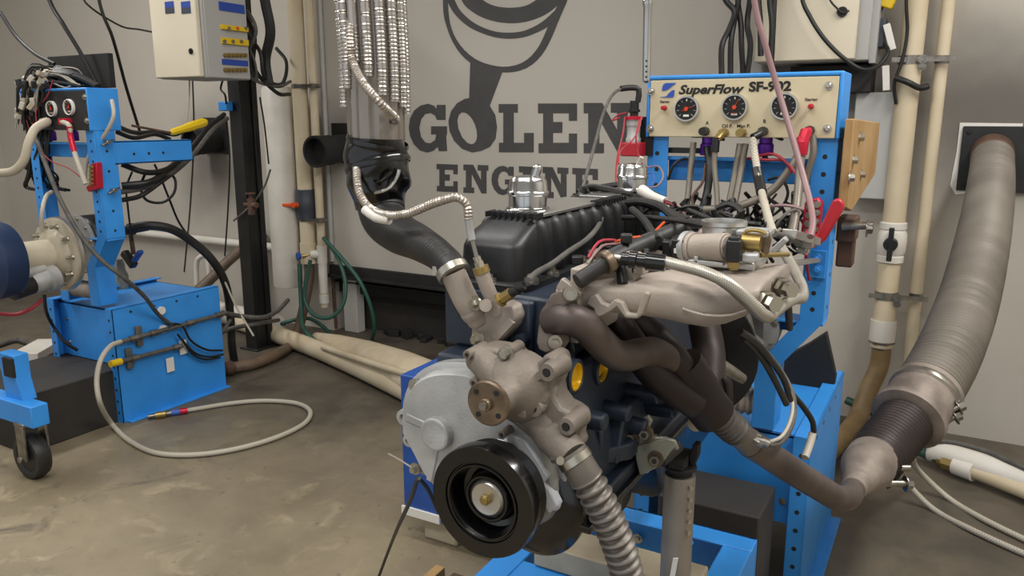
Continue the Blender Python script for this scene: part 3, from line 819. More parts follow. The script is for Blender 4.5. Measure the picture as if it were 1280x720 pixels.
c = at(1100, 604, y=2.02)
MB().cyl(c, c + V((.06, .03, .0)), .009, n=12).bolt(c + V((.055, .028, 0)), (.06, .03, 0), .013, .016).box(c, (.03, .02, .03)).cyl(c + V((.0, .03, .03)), c + V((.06, .06, .03)), .008, n=12).build('clamp_bolt', 'steel', duct)
# floor bits on the right
solo(MB().tube([at(1165, 562, z=.07), at(1225, 582, z=.07), at(1450, 660, z=.07)], .052, n=20), 'floor_pipe', 'thick white PVC pipe on the floor at the right edge', 'pipe', 'pvc_w')
fp2 = thing('floor_pipe', 'thin PVC pipe with brass fitting on the floor right of duct', 'pipe', at(1215, 590, z=0))
MB().tube([at(1192, 580, z=.05), at(1225, 592, z=.05), at(1450, 682, z=.05)], .03, n=16).build('pipe_run', 'pvc', fp2)
MB().cyl(at(1180, 576, z=.05), at(1194, 581, z=.05), .034, n=8).cyl(at(1174, 574, z=.05), at(1182, 577, z=.05), .025, n=16).build('fitting', 'brass', fp2)
MB().cyl(at(1194, 581, z=.05), at(1218, 590, z=.05), .04, n=20).build('socket', 'pvc_w', fp2)
hose('hose', 'green hose running behind the right rig to the brass fitting', 'hose', [at(1060, 530, z=.05), at(1090, 545, z=.05), at(1140, 560, z=.05), at(1176, 575, z=.05)], .022, 'green', n=12)
hose('hose', 'upper green hose on the floor behind the right rig', 'hose', [at(1058, 500, z=.1), at(1085, 512, z=.08), at(1120, 530, z=.05)], .02, 'green', n=12)
hose('hose', 'left of two pale braided hoses lying on the floor below duct', 'hose', [at(1118, 583, z=.25), at(1130, 600, z=.1), at(1165, 635, z=.012), at(1220, 665, z=.012), at(1420, 752, z=.012)], .011, 'nylon', n=10)
hose('hose', 'right of two pale braided hoses lying on the floor below duct', 'hose', [at(1140, 570, z=.25), at(1150, 590, z=.1), at(1185, 622, z=.012), at(1235, 652, z=.012), at(1420, 738, z=.012)], .011, 'nylon', n=10)
hose('cable', 'dark cable lying on top of the white pipe at right', 'cable', [at(1150, 550, z=.13), at(1185, 552, z=.13), at(1230, 563, z=.13), at(1262, 577, z=.13), at(1420, 648, z=.1)], .010, 'greyhose')
# ================================================================== the two dynamometer rigs (same steel frame, different consoles)
RY = 2.22
def hole_disc(mb, p, d, r=.007):
    p = V(p); d = V(d).normalized()
    mb.cyl(p - d * .001, p + d * .0006, r, n=12)
def rig(X, label, left):
    t = thing('dynamometer_rig', label, 'test rig', (X, RY + .3, 0))
    H = .26
    zt = .57
    Yb = RY + (.63 if left else .70)
    for s in (-1, 1):
        mb = MB()
        mb.span((X + s * H, RY, .0), (X + s * (H - .008), Yb, zt))
        mb.span((X + s * H, RY, .0), (X + s * (H - .05), RY + .008, zt))
        mb.span((X + s * (H + .035), RY + .02, .0), (X + s * (H - .01), Yb, .008))
        mb.span((X + s * H, RY, zt - .006), (X + s * (H - .05), Yb, zt))
        p = mb.build('side_plate', 'blue', t, bevel=.002)
        h = MB()
        for k in range(9): hole_disc(h, (X + s * (H - .025), RY, .05 + k * .058), (0, -1, 0))
        for k in range(4): hole_disc(h, (X + s * H, RY + .10 + k * .13, zt - .03), (s, 0, 0))
        h.build('bolt_holes', 'blackmatte', p, kind='stuff')
    MB().span((X - H + .01, RY + .05, .27), (X + H - .01, RY + .06, zt - .02)).span((X - H + .01, RY + .05, zt - .03), (X + H - .01, Yb - .02, zt - .02)).span((X - H + .01, Yb - .03, .2), (X + H - .01, Yb - .02, zt - .02)).build('front_panel', 'blue', t, bevel=.002)
    b = MB()
    for s in (-1, 1):
        for k in range(2): b.bolt((X + s * (H - .075), RY + .05, .34 + k * .12), (0, -1, 0), .007, .007)
    b.build('panel_bolts', 'bolt', t, kind='stuff')
    c0, c1 = 1.402, (1.578 if left else 1.560)
    # pillars with the inward kink
    for s in (-1, 1):
        mb = MB()
        o, i = H, H - .062
        zs = [(zt, .11), (.76, .11), (.905, 0), (c1 + .012, 0)]
        front = [(X + s * (o - q), RY + .012, z) for z, q in zs] + [(X + s * (i - q), RY + .012, z) for z, q in zs[::-1]]
        mb.prism(front, (0, .006, 0))
        for k in range(3):
            (za, qa), (zb, qb) = zs[k], zs[k + 1]
            mb.prism([(X + s * (o - qa), RY + .014, za), (X + s * (o - qb), RY + .014, zb), (X + s * (o - qb), RY + .115, zb), (X + s * (o - qa), RY + .115, za)], (-s * .006, 0, 0) if k != 1 else (-s * .006, 0, .003))
        p = mb.build('pillar', 'blue', t, bevel=.0015)
        h = MB()
        for k in range(14):
            z = .94 + k * .046
            if z < 1.40: hole_disc(h, (X + s * (H - .03), RY + .012, z), (0, -1, 0), .0065)
            if k % 2 == 0 and z < 1.55: hole_disc(h, (X + s * H, RY + .065, z), (s, 0, 0), .0065)
        h.build('bolt_holes', 'blackmatte', p, kind='stuff')
    # cross members
    MB().span((X - H + .05, RY + .06, 1.275), (X + H - .05, RY + .07, 1.345)).span((X - H + .05, RY + .03, 1.335), (X + H - .05, RY + .07, 1.345)).build('cross_member', 'blue', t, bevel=.002)
    MB().span((X - H + .0, RY + .02, .893), (X + H - .0, RY + .11, .901)).span((X - H + .05, RY + .10, .85), (X + H - .05, RY + .11, .9)).build('lower_shelf', 'blue', t, bevel=.002)
    # console
    c0, c1 = 1.402, (1.578 if left else 1.560)
    MB().span((X - H, RY - .005, c1), (X + H, RY + .15, c1 + .012)).span((X - H - .0025, RY - .005, c0 - .002), (X - H + .007, RY + .15, c1 + .012)).span((X + H - .007, RY - .005, c0 - .002), (X + H + .0025, RY + .15, c1 + .012)).build('console_frame', 'blue', t, bevel=.004)
    pan = MB().span((X - H + .008, RY - .004, c0), (X + H - .008, RY + .004, c1 - .001)).build('console_panel', 'blackmatte' if left else 'cream', t, bevel=.002)
    py = RY - .004
    P = lambda px, pyy: at(px, pyy, y=py)
    def gauge(c, r, ang, white, ticks=True):
        g = MB().lathe(c, (0, -1, 0), [(r, 0), (r, .010), (r * .96, .014), (r * .86, .014), (r * .84, .009)], n=36, close=False).build('gauge', 'white' if white else 'alu_m', t)
        MB().cyl(c, c + V((0, -.008, 0)), r * .85, n=32).build('dial', 'dial', g)
        n_ = MB()
        dx, dz = math.cos(ang), math.sin(ang)
        n_.bar(c + V((-dx * r * .25, -.0095, -dz * r * .25)), c + V((dx * r * .62, -.0095, dz * r * .62)), .0035, .001)
        n_.cyl(c + V((0, -.009, 0)), c + V((0, -.012, 0)), r * .16, n=16)
        n_.bar(c + V((-dx * r * .25 + .3 * r, -.0095, -dz * r * .5)), c + V((-dx * r * .2 - .15 * r, -.0095, -dz * r * .5)), .006, .001)
        n_.build('needle', 'needle', g)
        tk = MB()
        for k in range(9):
            a = math.radians(225 - k * 33.75)
            e, f_ = V((math.cos(a), 0, math.sin(a))), V((0, -.0085, 0))
            tk.bar(c + e * (r * .58) + f_, c + e * (r * .76) + f_, .0035, .0006)
        tk.box(c + V((0, -.0085, -r * .52)), (r * .45, .0006, r * .16))
        tk.build('dial_marks', 'text_w', g)
    if not left:
        for px, pyy, a in ((859, 136, .3), (919, 134, 1.1), (981, 133, 1.9)):
            gauge(P(px, pyy), .036, a, False)
        for px, pyy in ((814, 114), (813, 161), (1036, 107), (1034, 161)):
            c = P(px, pyy)
            MB().cyl(c, c + V((0, -.003, 0)), .011, n=18).lathe(c, (0, -1, 0), [(.008, .002), (.008, .006), (.005, .009)], n=18).build('panel_screw', 'bolt', t)
        for px, pyy in ((831, 135), (1014, 133)):
            c = P(px, pyy)
            MB().lathe(c, (0, -1, 0), [(.007, 0), (.007, .004), (.005, .008), (.006, .02), (.004, .024)], n=14).build('toggle_switch', 'red', t)
        # lettering and the blue emblem
        u, v = (1, 0, 0), (0, 0, 1)
        o = P(848, 117.5)
        text_mesh('SuperFlow', .034, 'text', 'lettering', pan, o + V((0, -.001, 0)), u, v, off=.0012, shear=.28, sx=1.2)
        o = P(936, 114)
        text_mesh('SF-902', .034, 'text', 'lettering', pan, o + V((0, -.001, 0)), u, v, off=.0014, sx=1.17)
        for tx, px, pyy, sz in (('Starter', 831, 128.5, .010), ('Starter', 1014, 126, .011), ('A', 884, 155.5, .013), ('Oil P.', 909, 159.5, .0135), ('Man P.', 929.5, 159.5, .0135), ('B', 955.5, 153.5, .013)):
            text_mesh(tx, sz, 'text', 'lettering', pan, P(px, pyy) + V((0, -.001, 0)), u, v, align='CENTER', off=.0002)
        E_ = lambda q: P(800 + q[0] / 7.2, 80 + q[1] / 7.2) + V((0, -.0006, 0))
        e = MB()
        e.prism([E_(q) for q in [(232, 172), (326, 170), (310, 184), (288, 200), (262, 222), (232, 238), (198, 240), (203, 205), (213, 183)]], (0, -.0012, 0))
        e.prism([E_(q) for q in [(308, 232), (312, 240), (306, 285), (296, 300), (215, 301), (176, 298), (235, 292), (262, 262), (285, 240)]], (0, -.0012, 0))
        e.build('emblem', 'text_b', pan)
    else:
        for px, pyy, a in ((66, 136, 2.0), (88, 134, 1.0)):
            gauge(P(px, pyy), .036, a, True)
        b = MB()
        for px, pyy in ((106, 121), (109, 151)):
            b.bolt(P(px, pyy), (0, -1, 0), .009, .008)
        b.build('panel_screws', 'bolt', t, kind='stuff')
    # water brake absorber between the pillars
    ca = V((X, RY + .12, .90))
    MB().lathe((X, RY - .02, .86), (0, 1, 0), [(.05, 0), (.06, .01), (.075, .05), (.12, .08), (.135, .1), (.135, .16), (.11, .17), (.05, .18)], n=40).build('absorber', 'black', t)
    fl = MB().lathe((X, RY + .02, .86), (0, 1, 0), [(.145, 0), (.145, .02), (.1, .022)], n=40).build('absorber_flange', 'alu', t)
    b = MB()
    for k in range(12):
        a = 2 * PI * k / 12 + .2
        b.bolt((X + .134 * math.cos(a), RY + .02, .86 + .134 * math.sin(a)), (0, -1, 0), .007, .008)
    b.build('flange_bolts', 'bolt', fl, kind='stuff')
    MB().lathe((X - .02, RY + .06, .63), (1, 0, 0), [(.0, -.14)] and [(.03, -.14)] + sum([[(.042, -.13 + k * .02), (.034, -.12 + k * .02)] for k in range(13)], []) + [(.03, .14)], n=24).build('ribbed_pipe', 'alu_dust', t)
    return t, P, c0
XR, XL = -.537, -3.68
rigR, PR, _ = rig(XR, 'blue steel rig with cream three gauge console behind the engine', False)
rigL, PL, _ = rig(XL, 'blue steel rig with black two gauge console at the far left', True)

# ---- fittings on the cream console: AN elbows with their hoses
def elbow(name, lab, px, py, m, hosepts, hr, hm, tipm=None, group=None, n=10):
    p = PR(px, py)
    t = thing(name, lab, 'hose', p)
    MB().cyl(p, p + V((0, -.022, 0)), .0125, n=8).cyl(p + V((0, -.02, 0)), p + V((0, -.034, 0)), .011, n=16).build('fitting', m, t)
    if hosepts:
        q = aty(hosepts)
        a = p + V((0, -.034, 0))
        pts = [a, a + V((0, -.016, -.004))] + q
        MB().tube([p + V((0, -.03, 0)), p + V((0, -.045, -.006)), q[0]], .0105, n=14).build('elbow', m, t)
        MB().tube(q, hr, n=n).build('tube', hm, t)
        if tipm:
            d = (q[1] - q[0]).normalized()
            MB().cyl(q[0] - d * .008, q[0] + d * .03, hr * 1.4, n=8).build('socket', tipm, t)
    return t
t = elbow('panel_fitting', 'black round fitting under letter A on the cream console', 882, 164, 'black', None, 0, None)
elbow('hose', 'grey braided hose from brass fitting under Oil P. on the console', 906, 166, 'brass', [(895, 176, 2.15), (893, 205, 2.14), (896, 240, 2.12), (897, 268, 2.10)], .0075, 'braid_d', 'black')
elbow('panel_fitting', 'small brass fitting under Man P. on the cream console', 928, 166, 'brass', None, 0, None)
wh = elbow('hose', 'white braided hose with black middle joint hanging from fitting B', 955, 164, 'black', [(941, 172, 2.15), (943, 190, 2.14), (947, 214, 2.10), (951, 235, 2.05), (957, 260, 1.90), (963, 282, 1.72), (966, 291, 1.62)], .0095, 'nylon')
MB().tube(aty([(946, 211, 2.105), (948, 222, 2.09), (952, 241, 2.03)]), .0135, n=12).build('joint', 'black', wh)
elbow('hose', 'grey braided hose with red elbow at the right end of console', 1013, 163, 'black', [(1007, 167, 2.16), (1003, 178, 2.15), (1001, 195, 2.15), (999, 225, 2.12), (996, 255, 2.08), (990, 292, 2.0)], .011, 'braid_d', 'red')
ra = [t_ for t_ in bpy.data.objects if t_.name.startswith('elbow')][-1]
ra.data.materials.clear(); ra.data.materials.append(M['red'])
MB().tube(aty([(1004, 172, 2.155), (1003, 181, 2.15), (1001, 193, 2.15)]), .0155, n=14).build('hose_end', 'red', ra.parent)
hose('hose', 'grey braided hose curling behind the red elbow under console', 'hose', aty([(1016, 170, 2.21), (1017, 190, 2.2), (1010, 215, 2.2), (1005, 240, 2.2)]), .009, 'braid_d')
hose('hose', 'grey braided hose swooping low across the blue cross member', 'hose', aty([(1003, 185, 2.22), (988, 210, 2.2), (965, 238, 2.18), (935, 254, 2.15), (905, 261, 2.12), (880, 262, 2.12)]), .011, 'braid_d')
for pts, lab in (([(867, 178, 2.22), (863, 215, 2.2), (858, 265, 2.16)], 'leftmost grey hose hanging from under the console'),
                 ([(925, 180, 2.23), (919, 215, 2.21), (911, 255, 2.16)], 'left hose of the grey pair hanging mid console'),
                 ([(932, 180, 2.23), (926, 215, 2.21), (918, 257, 2.16)], 'right hose of the grey pair hanging mid console')):
    hose('hose', lab, 'hose', aty(pts), .009, 'braid_d')
hose('hose', 'black hose with silver wrap hanging below fitting A', 'hose', aty([(884, 185, 2.24), (887, 210, 2.2), (884, 240, 2.18), (878, 262, 2.15)]), .011, 'wire')
for px, lab in ((885, 'purple regulator under fitting A below the console'), (957, 'purple regulator under fitting B below the console')):
    c = at(px, 183, y=2.26)
    t = thing('regulator', lab, 'regulator', c)
    MB().lathe(c + V((0, 0, -.025)), (0, 0, 1), [(.02, 0), (.022, .003), (.022, .03), (.018, .035), (.018, .05)], n=24).build('regulator_body', 'purple', t)
    MB().box(c + V((0, 0, .028)), (.09, .03, .008)).box(c + V((.03, 0, .024)), (.03, .03, .006), Matrix.Rotation(.4, 3, 'Y')).build('mount', 'blackmatte', t, bevel=.001)
    MB().cyl(c + V((0, 0, -.045)), c + V((0, 0, -.02)), .008, n=10).build('spigot', 'black', t)
solo(MB().span(at(835, 184, y=2.27), at(878, 192, y=2.25)), 'mount_plate', 'black plate sticking out under left end of the console', 'plate', 'black', bevel=.002)
hose('hose', 'long mauve tube hanging in front of the right console gauge', 'hose', aty([(942, -8, 2.05), (955, 50, 2.05), (972, 110, 2.05), (990, 170, 2.02), (1004, 220, 1.98), (1013, 255, 1.92), (1016, 280, 1.86), (1013, 296, 1.82)]), .0075, 'pink', n=12)
for i, (pts, m, lab) in enumerate([
    ([(942, 196, 2.24), (968, 193, 2.2), (985, 205, 2.18), (1000, 225, 2.16), (1015, 250, 2.12)], 'redwire', 'red wire running along under the console to the red block'),
    ([(935, 198, 2.24), (960, 200, 2.2), (980, 201, 2.2), (990, 215, 2.18)], 'redwire', 'second red wire below the regulator under B'),
    ([(835, 225, 2.2), (843, 205, 2.2), (856, 198, 2.22), (868, 202, 2.22)], 'wire', 'thin black wire arched on the blue cross member left'),
    ([(868, 262, 2.1), (866, 245, 2.15), (878, 228, 2.18), (882, 205, 2.22)], 'rust', 'thin brown wire curving up beside the black hose'),
    ([(950, 265, 2.05), (965, 258, 2.05), (985, 257, 2.05), (1005, 262, 2.05)], 'pink', 'dull pink wire lying left of the red block'),
    ([(965, 290, 2.0), (975, 275, 2.0), (985, 265, 2.02), (995, 262, 2.05)], 'greyhose', 'thin grey tube curling up beside throttle lever'),
    ([(960, 225, 2.22), (975, 222, 2.2), (985, 240, 2.2), (975, 262, 2.2), (955, 275, 2.2)], 'wire', 'black wire loop right of the white braided hose')]):
    hose('wire', lab, 'wire', aty(pts), .004, m, n=7)
# tangle of black wiring behind the engine, below the cross member
b = MB()
for k in range(46):
    px = random.uniform(850, 1000); py = random.uniform(240, 275)
    pts = []
    for j in range(4):
        pts.append((px, py, random.uniform(2.12, 2.36)))
        px += random.uniform(-22, 22); py += random.uniform(6, 28)
    b.tube(aty(pts), random.uniform(.003, .006), n=6, step=.02)
tag(b.build('wiring_tangle', 'wire', kind='stuff', loc=(XR, 2.24, 1.1)), 'tangle of black wires filling the blue frame behind engine', 'wiring')
# red hose manifold block with silver ports and red lever
rm = thing('port_block', 'red block with rows of silver ports on the right pillar', 'manifold', at(1018, 300, y=2.15))
q = [at(1006, 252, y=2.17), at(1022, 247, y=2.17), at(1028, 254, y=2.17), at(1022, 300, y=2.17), at(1006, 306, y=2.17), at(1001, 290, y=2.17)]
MB().prism(q, (0, .035, 0)).build('block', 'red', rm, bevel=.004)
for k in range(8):
    c = at(1011 + (k % 2) * 9 - (k // 2) * 1.2 + 2, 258 + (k // 2) * 10.5 - (k % 2) * 3, y=2.17)
    MB().cyl(c + V((0, .004, 0)), c + V((0, -.012, 0)), .0095, n=10).cyl(c + V((0, -.012, 0)), c + V((0, -.018, 0)), .006, n=10).build('port', 'bolt', rm)
lv = thing('lever', 'red lever handle slanting down beside the red port block', 'lever', at(1025, 300, y=2.12))
MB().prism([at(1041, 250, y=2.13), at(1049, 248, y=2.13), at(1055, 254, y=2.13), at(1054, 262, y=2.13), at(1032, 300, y=2.13), at(1022, 308, y=2.13), at(1010, 302, y=2.13), at(1020, 294, y=2.13)], (0, .022, 0)).build('handle', 'red_p', lv, bevel=.005)
MB().cyl(at(1005, 296, y=2.14), at(1022, 302, y=2.14), .018, n=16).build('pivot', 'red_p', lv)
# throttle bracket on the right pillar
tb = thing('throttle_linkage', 'silver throttle linkage bracket bolted to the right blue pillar', 'linkage', at(1010, 320, y=1.95))
MB().bar(at(985, 330, y=1.7), at(1022, 325, y=2.16), .014, .012).bar(at(986, 292, y=1.75), at(1018, 302, y=2.05), .03, .02).build('bracket', 'alu_m', tb, bevel=.002)
MB().box(at(1008, 302, y=1.95), (.035, .03, .028)).cyl(at(998, 306, y=1.95), at(1010, 310, y=1.95), .012, n=16).box(at(1004, 313, y=1.95), (.03, .02, .014)).build('clevis', 'bolt', tb, bevel=.003)
MB().tube(aty([(968, 292, 1.62), (985, 297, 1.72), (1000, 305, 1.88)]), .007, n=10).build('rod', 'greyhose', tb)
MB().box(at(1020, 330, y=2.225), (.05, .012, .075)).bolt(at(1021, 324, y=2.218), (0, -1, 0), .009, .008).bolt(at(1021, 337, y=2.218), (0, -1, 0), .009, .008).build('mount_plate', 'blue', tb, bevel=.002)
hose('wire', 'red wire hanging down along the right pillar edge', 'wire', aty([(1008, 318, 2.1), (1009, 335, 2.12), (1012, 350, 2.14)]), .004, 'redwire')
# black sheet leaning beyond the right pillar
solo(MB().prism([at(1010, 430, y=2.75), at(1033, 415, y=2.75), at(1045, 470, y=2.75), at(1040, 500, y=2.75), at(960, 505, y=2.75), at(955, 460, y=2.75)], (0, .03, 0)), 'rubber_sheet', 'black rubber sheet hanging behind the right blue box', 'sheet', 'blackmatte', bevel=.004)

# hanging chrome tube, ignition coil
hr = thing('hanging_tube', 'chrome tube hanging in front of the left console corner', 'tube', at(810, 105, y=2.12))
c0_, c1_ = at(808, 104, y=2.12), at(810, -30, y=2.12)
ax = (c1_ - c0_).normalized()
LL = (c1_ - c0_).length
MB().lathe(c0_, ax, [(.004, 0), (.0105, .006), (.0112, .05), (.0112, .2), (.0135, .205), (.0135, .22), (.0105, .224), (.0105, LL)], n=20).build('tube', 'chrome', hr)
MB().cyl(c0_ + ax * .232, c0_ + ax * .262, .017, n=6).build('nut', 'bolt', hr)
for k in range(4):
    c = c0_ + ax * (.016 + k * .014) + V((.003, -.0102, 0))
    MB().cyl(c, c + V((0, -.0012, 0)), .003, n=8).build('hole', 'black', hr)
MB().cyl(c1_, V((c1_.x, c1_.y, 3.4)), .003, n=8).build('hanger_wire', 'steel', hr)
cl = thing('ignition_coil', 'red ignition coil with silver top left of the console', 'coil', at(791, 196, y=2.2))
b0, b1, b2, b3 = at(791, 195, y=2.2), at(791, 178, y=2.2), at(792, 146, y=2.2), at(792, 128, y=2.2)
MB().span((b0.x - .028, 2.17, b0.z), (b0.x + .03, 2.25, b1.z)).build('base_block', 'red_p', cl, bevel=.003)
MB().lathe(V((b0.x, 2.2, b1.z)), (0, 0, 1), [(.022, 0), (.022, .012), (.019, .016), (.019, .045), (.021, .047), (.021, (b2 - b1).z)], n=24).build('can', 'alu', cl)
MB().lathe(V((b0.x, 2.2, b2.z - .008)), (0, 0, 1), [(.026, 0), (.026, .008), (.02, .01)], n=24).build('ring', 'red', cl)
MB().lathe(V((b0.x, 2.2, b2.z)), (0, 0, 1), [(.012, 0), (.012, .012), (.017, .014), (.017, .02), (.013, .022), (.013, .045)], n=20).build('tower', 'black', cl)
MB().span((b0.x + .03, 2.235, b0.z + .0), (XR - .26, 2.245, b1.z + .05)).span((b0.x - .02, 2.225, b0.z), (b0.x + .05, 2.245, b2.z)).build('bracket', 'blackmatte', cl)
hose('cable', 'grey spark lead with black boot bending over from red coil', 'cable', aty([(797, 125, 2.2), (798, 114, 2.2), (790, 110, 2.19), (778, 111, 2.17), (766, 118, 2.1), (755, 140, 2.0), (745, 175, 1.85), (734, 215, 1.72), (727, 240, 1.66)]), .0042, 'greyhose')
solo(MB().tube(aty([(797, 128, 2.2), (798.5, 112, 2.2), (790, 109.5, 2.19), (776, 111, 2.165)]), .0085, n=12), 'spark_plug_boot', 'black angled rubber boot on top of the red coil', 'boot', 'rubber')
for pts, m, lab in (([(781, 146, 2.18), (779, 165, 2.16), (773, 190, 2.12), (770, 215, 2.0), (770, 235, 1.9)], 'redwire', 'red wire hanging leftmost from the red coil'),
                    ([(802, 146, 2.18), (797, 165, 2.15), (788, 178, 2.12), (776, 188, 2.1), (773, 205, 2.05)], 'redwire', 'red wire crossing in front of the coil can'),
                    ([(799, 150, 2.17), (795, 170, 2.15), (797, 190, 2.15), (803, 205, 2.14)], 'redwire', 'red wire hanging right in front of the coil'),
                    ([(783, 141, 2.18), (772, 144, 2.17), (765, 151, 2.16), (775, 147, 2.16)], 'redwire', 'short red wire loop sticking out left of coil'),
                    ([(806, 210, 2.15), (823, 208, 2.15), (829, 220, 2.13), (822, 232, 2.1), (806, 235, 2.05)], 'pink', 'mauve wire loop on the left blue pillar foot'),
                    ([(805, 218, 2.15), (815, 216, 2.15), (818, 226, 2.13), (812, 233, 2.1)], 'bluewire', 'blue wire loop on the left blue pillar foot')):
    hose('wire', lab, 'wire', aty(pts), .0024, m, n=7)

# ---- left rig extras
XLs = XL + .26
hb = thing('support_arm', 'blue drilled channel arm reaching back from the left console', 'arm', (XLs, 2.5, 1.24))
MB().span((XLs - .005, RY + .10, 1.245), (XLs + .003, RY + .53, 1.352)).span((XLs - .05, RY + .10, 1.344), (XLs + .003, RY + .53, 1.352)).span((XLs - .05, RY + .10, 1.245), (XLs + .003, RY + .53, 1.253)).build('channel', 'blue', hb, bevel=.002)
h = MB()
for yy in (.2, .28, .36): hole_disc(h, (XLs + .003, RY + yy, 1.29), (1, 0, 0), .007)
h.build('bolt_holes', 'blackmatte', hb, kind='stuff')
sd = thing('screwdriver', 'yellow screwdriver handle lying on the end of the blue arm', 'screwdriver', at(238, 160, x=XLs))
a, b_ = at(213, 166, x=XLs - .02), at(258, 152, x=XLs - .02)
MB().lathe(a, b_ - a, [(.012, 0), (.018, .02), (.02, .08), (.024, .12), (.024, (b_ - a).length - .02), (.014, (b_ - a).length)], n=8).build('handle', 'yellow', sd, bevel=.002)
a2 = at(165, 157, x=XLs - .02)
MB().cyl(a, a2, .006, n=10).build('shaft', 'rust', sd)
bp_ = solo(MB().span(at(71, 112, y=2.5), at(134, 66, y=2.47)), 'black_panel', 'black square panel standing on top of the left console', 'panel', 'blackmatte', bevel=.003)
# pipes with clamps and tags on the left plate
xp = XLs + .025
pl_ = lambda px, py, q=xp: at(px, py, x=q)
for (a, b_, lab, tipm) in ((( 152, 427), (283, 391), 'upper grey steel pipe clamped across the left blue plate', 'braid'), ((150, 452), (228, 432), 'lower grey steel pipe with yellow cap on the left blue plate', 'yellow')):
    A, B = pl_(*a), pl_(*b_)
    t = thing('steel_pipe', lab, 'pipe', (A + B) / 2)
    d = (B - A).normalized(); L = (B - A).length
    MB().cyl(A, B, .011, n=16).build('pipe_run', 'greyhose', t)
    if tipm == 'yellow': MB().cyl(A - d * .05, A + d * .005, .017, n=16).build('cap', 'yellow', t)
    for f_ in (.1, .28, .62, .92) if tipm != 'yellow' else (.22, .9):
        c = A + d * (L * f_)
        MB().cyl(c - d * .02, c + d * .02, .0165, n=6).build('coupling', 'steel', t)
    c = A + d * (L * .16)
    MB().box(c + V((-.012, 0, 0)), (.02, .03, .1)).build('clamp_block', 'greyhose', t, bevel=.003)
for px, py, lab in ((213, 456, 'white paper tag low on the left blue plate'), (229, 434, 'white paper tag at the right end of lower pipe')):
    c = pl_(px, py, XLs + .012)
    solo(MB().box(c, (.002, .045, .075)), 'paper_tag', lab, 'tag', 'white', bevel=.001)
for px, py, lab in ((201, 388, 'small white dial high on the left blue plate'), (203, 411, 'small white dial touching the upper pipe on the plate')):
    c = pl_(px, py, XLs + .002)
    solo(MB().cyl(c, c + V((.012, 0, 0)), .02, n=20), 'dial', lab, 'dial', 'white')
for pts, r, m, lab in [
    ([(208, 413, 3), (216, 405, 0), (228, 408, 0), (238, 425, 0), (258, 437, 0), (278, 438, 0)], .006, 'wire', 'upper black cable drooping over the left blue plate'),
    ([(222, 418, 0), (232, 430, 0), (245, 442, 0), (262, 446, 0), (279, 443, 0)], .006, 'wire', 'middle black cable drooping over the left blue plate'),
    ([(228, 425, 0), (240, 442, 0), (256, 449, 0), (275, 447, 0)], .006, 'wire', 'lowest black cable drooping over the left blue plate')]:
    hose('cable', lab, 'cable', [pl_(p[0], p[1], XLs + .03) for p in pts], r, m, n=8)
# braided floor hose with coloured end fittings
fz = .014
hp = [pl_(151, 427, xp), pl_(139, 432, XLs + .04), pl_(126, 450, XLs + .08), pl_(121, 475, XLs + .10), at(124, 500, x=XLs + .13), at(140, 530, z=.03), at(165, 553, z=fz), at(200, 567, z=fz), at(250, 568, z=fz), at(305, 559, z=fz), at(355, 543, z=fz), at(383, 527, z=fz), at(387, 513, z=fz), at(370, 504, z=fz), at(330, 501, z=fz), at(290, 504, z=fz), at(234, 513, z=fz)]
fh = thing('hose', 'pale braided hose looping from the left plate across the floor', 'hose', at(250, 568, z=0))
MB().tube(hp, .0115, n=12).build('tube', 'nylon', fh)
for (a, b_, m, r) in (((234, 513), (225, 514.5), 'red', .016), ((225, 514.5), (214, 516), 'bluewire', .015), ((207, 517.5), (194, 519.5), 'brass', .018), ((214, 516), (207, 517.5), 'steel', .014), ((194, 519.5), (185, 521), 'steel', .012)):
    MB().cyl(at(*a, z=.018), at(*b_, z=.018), r, n=12).build('end_fitting', m, fh)
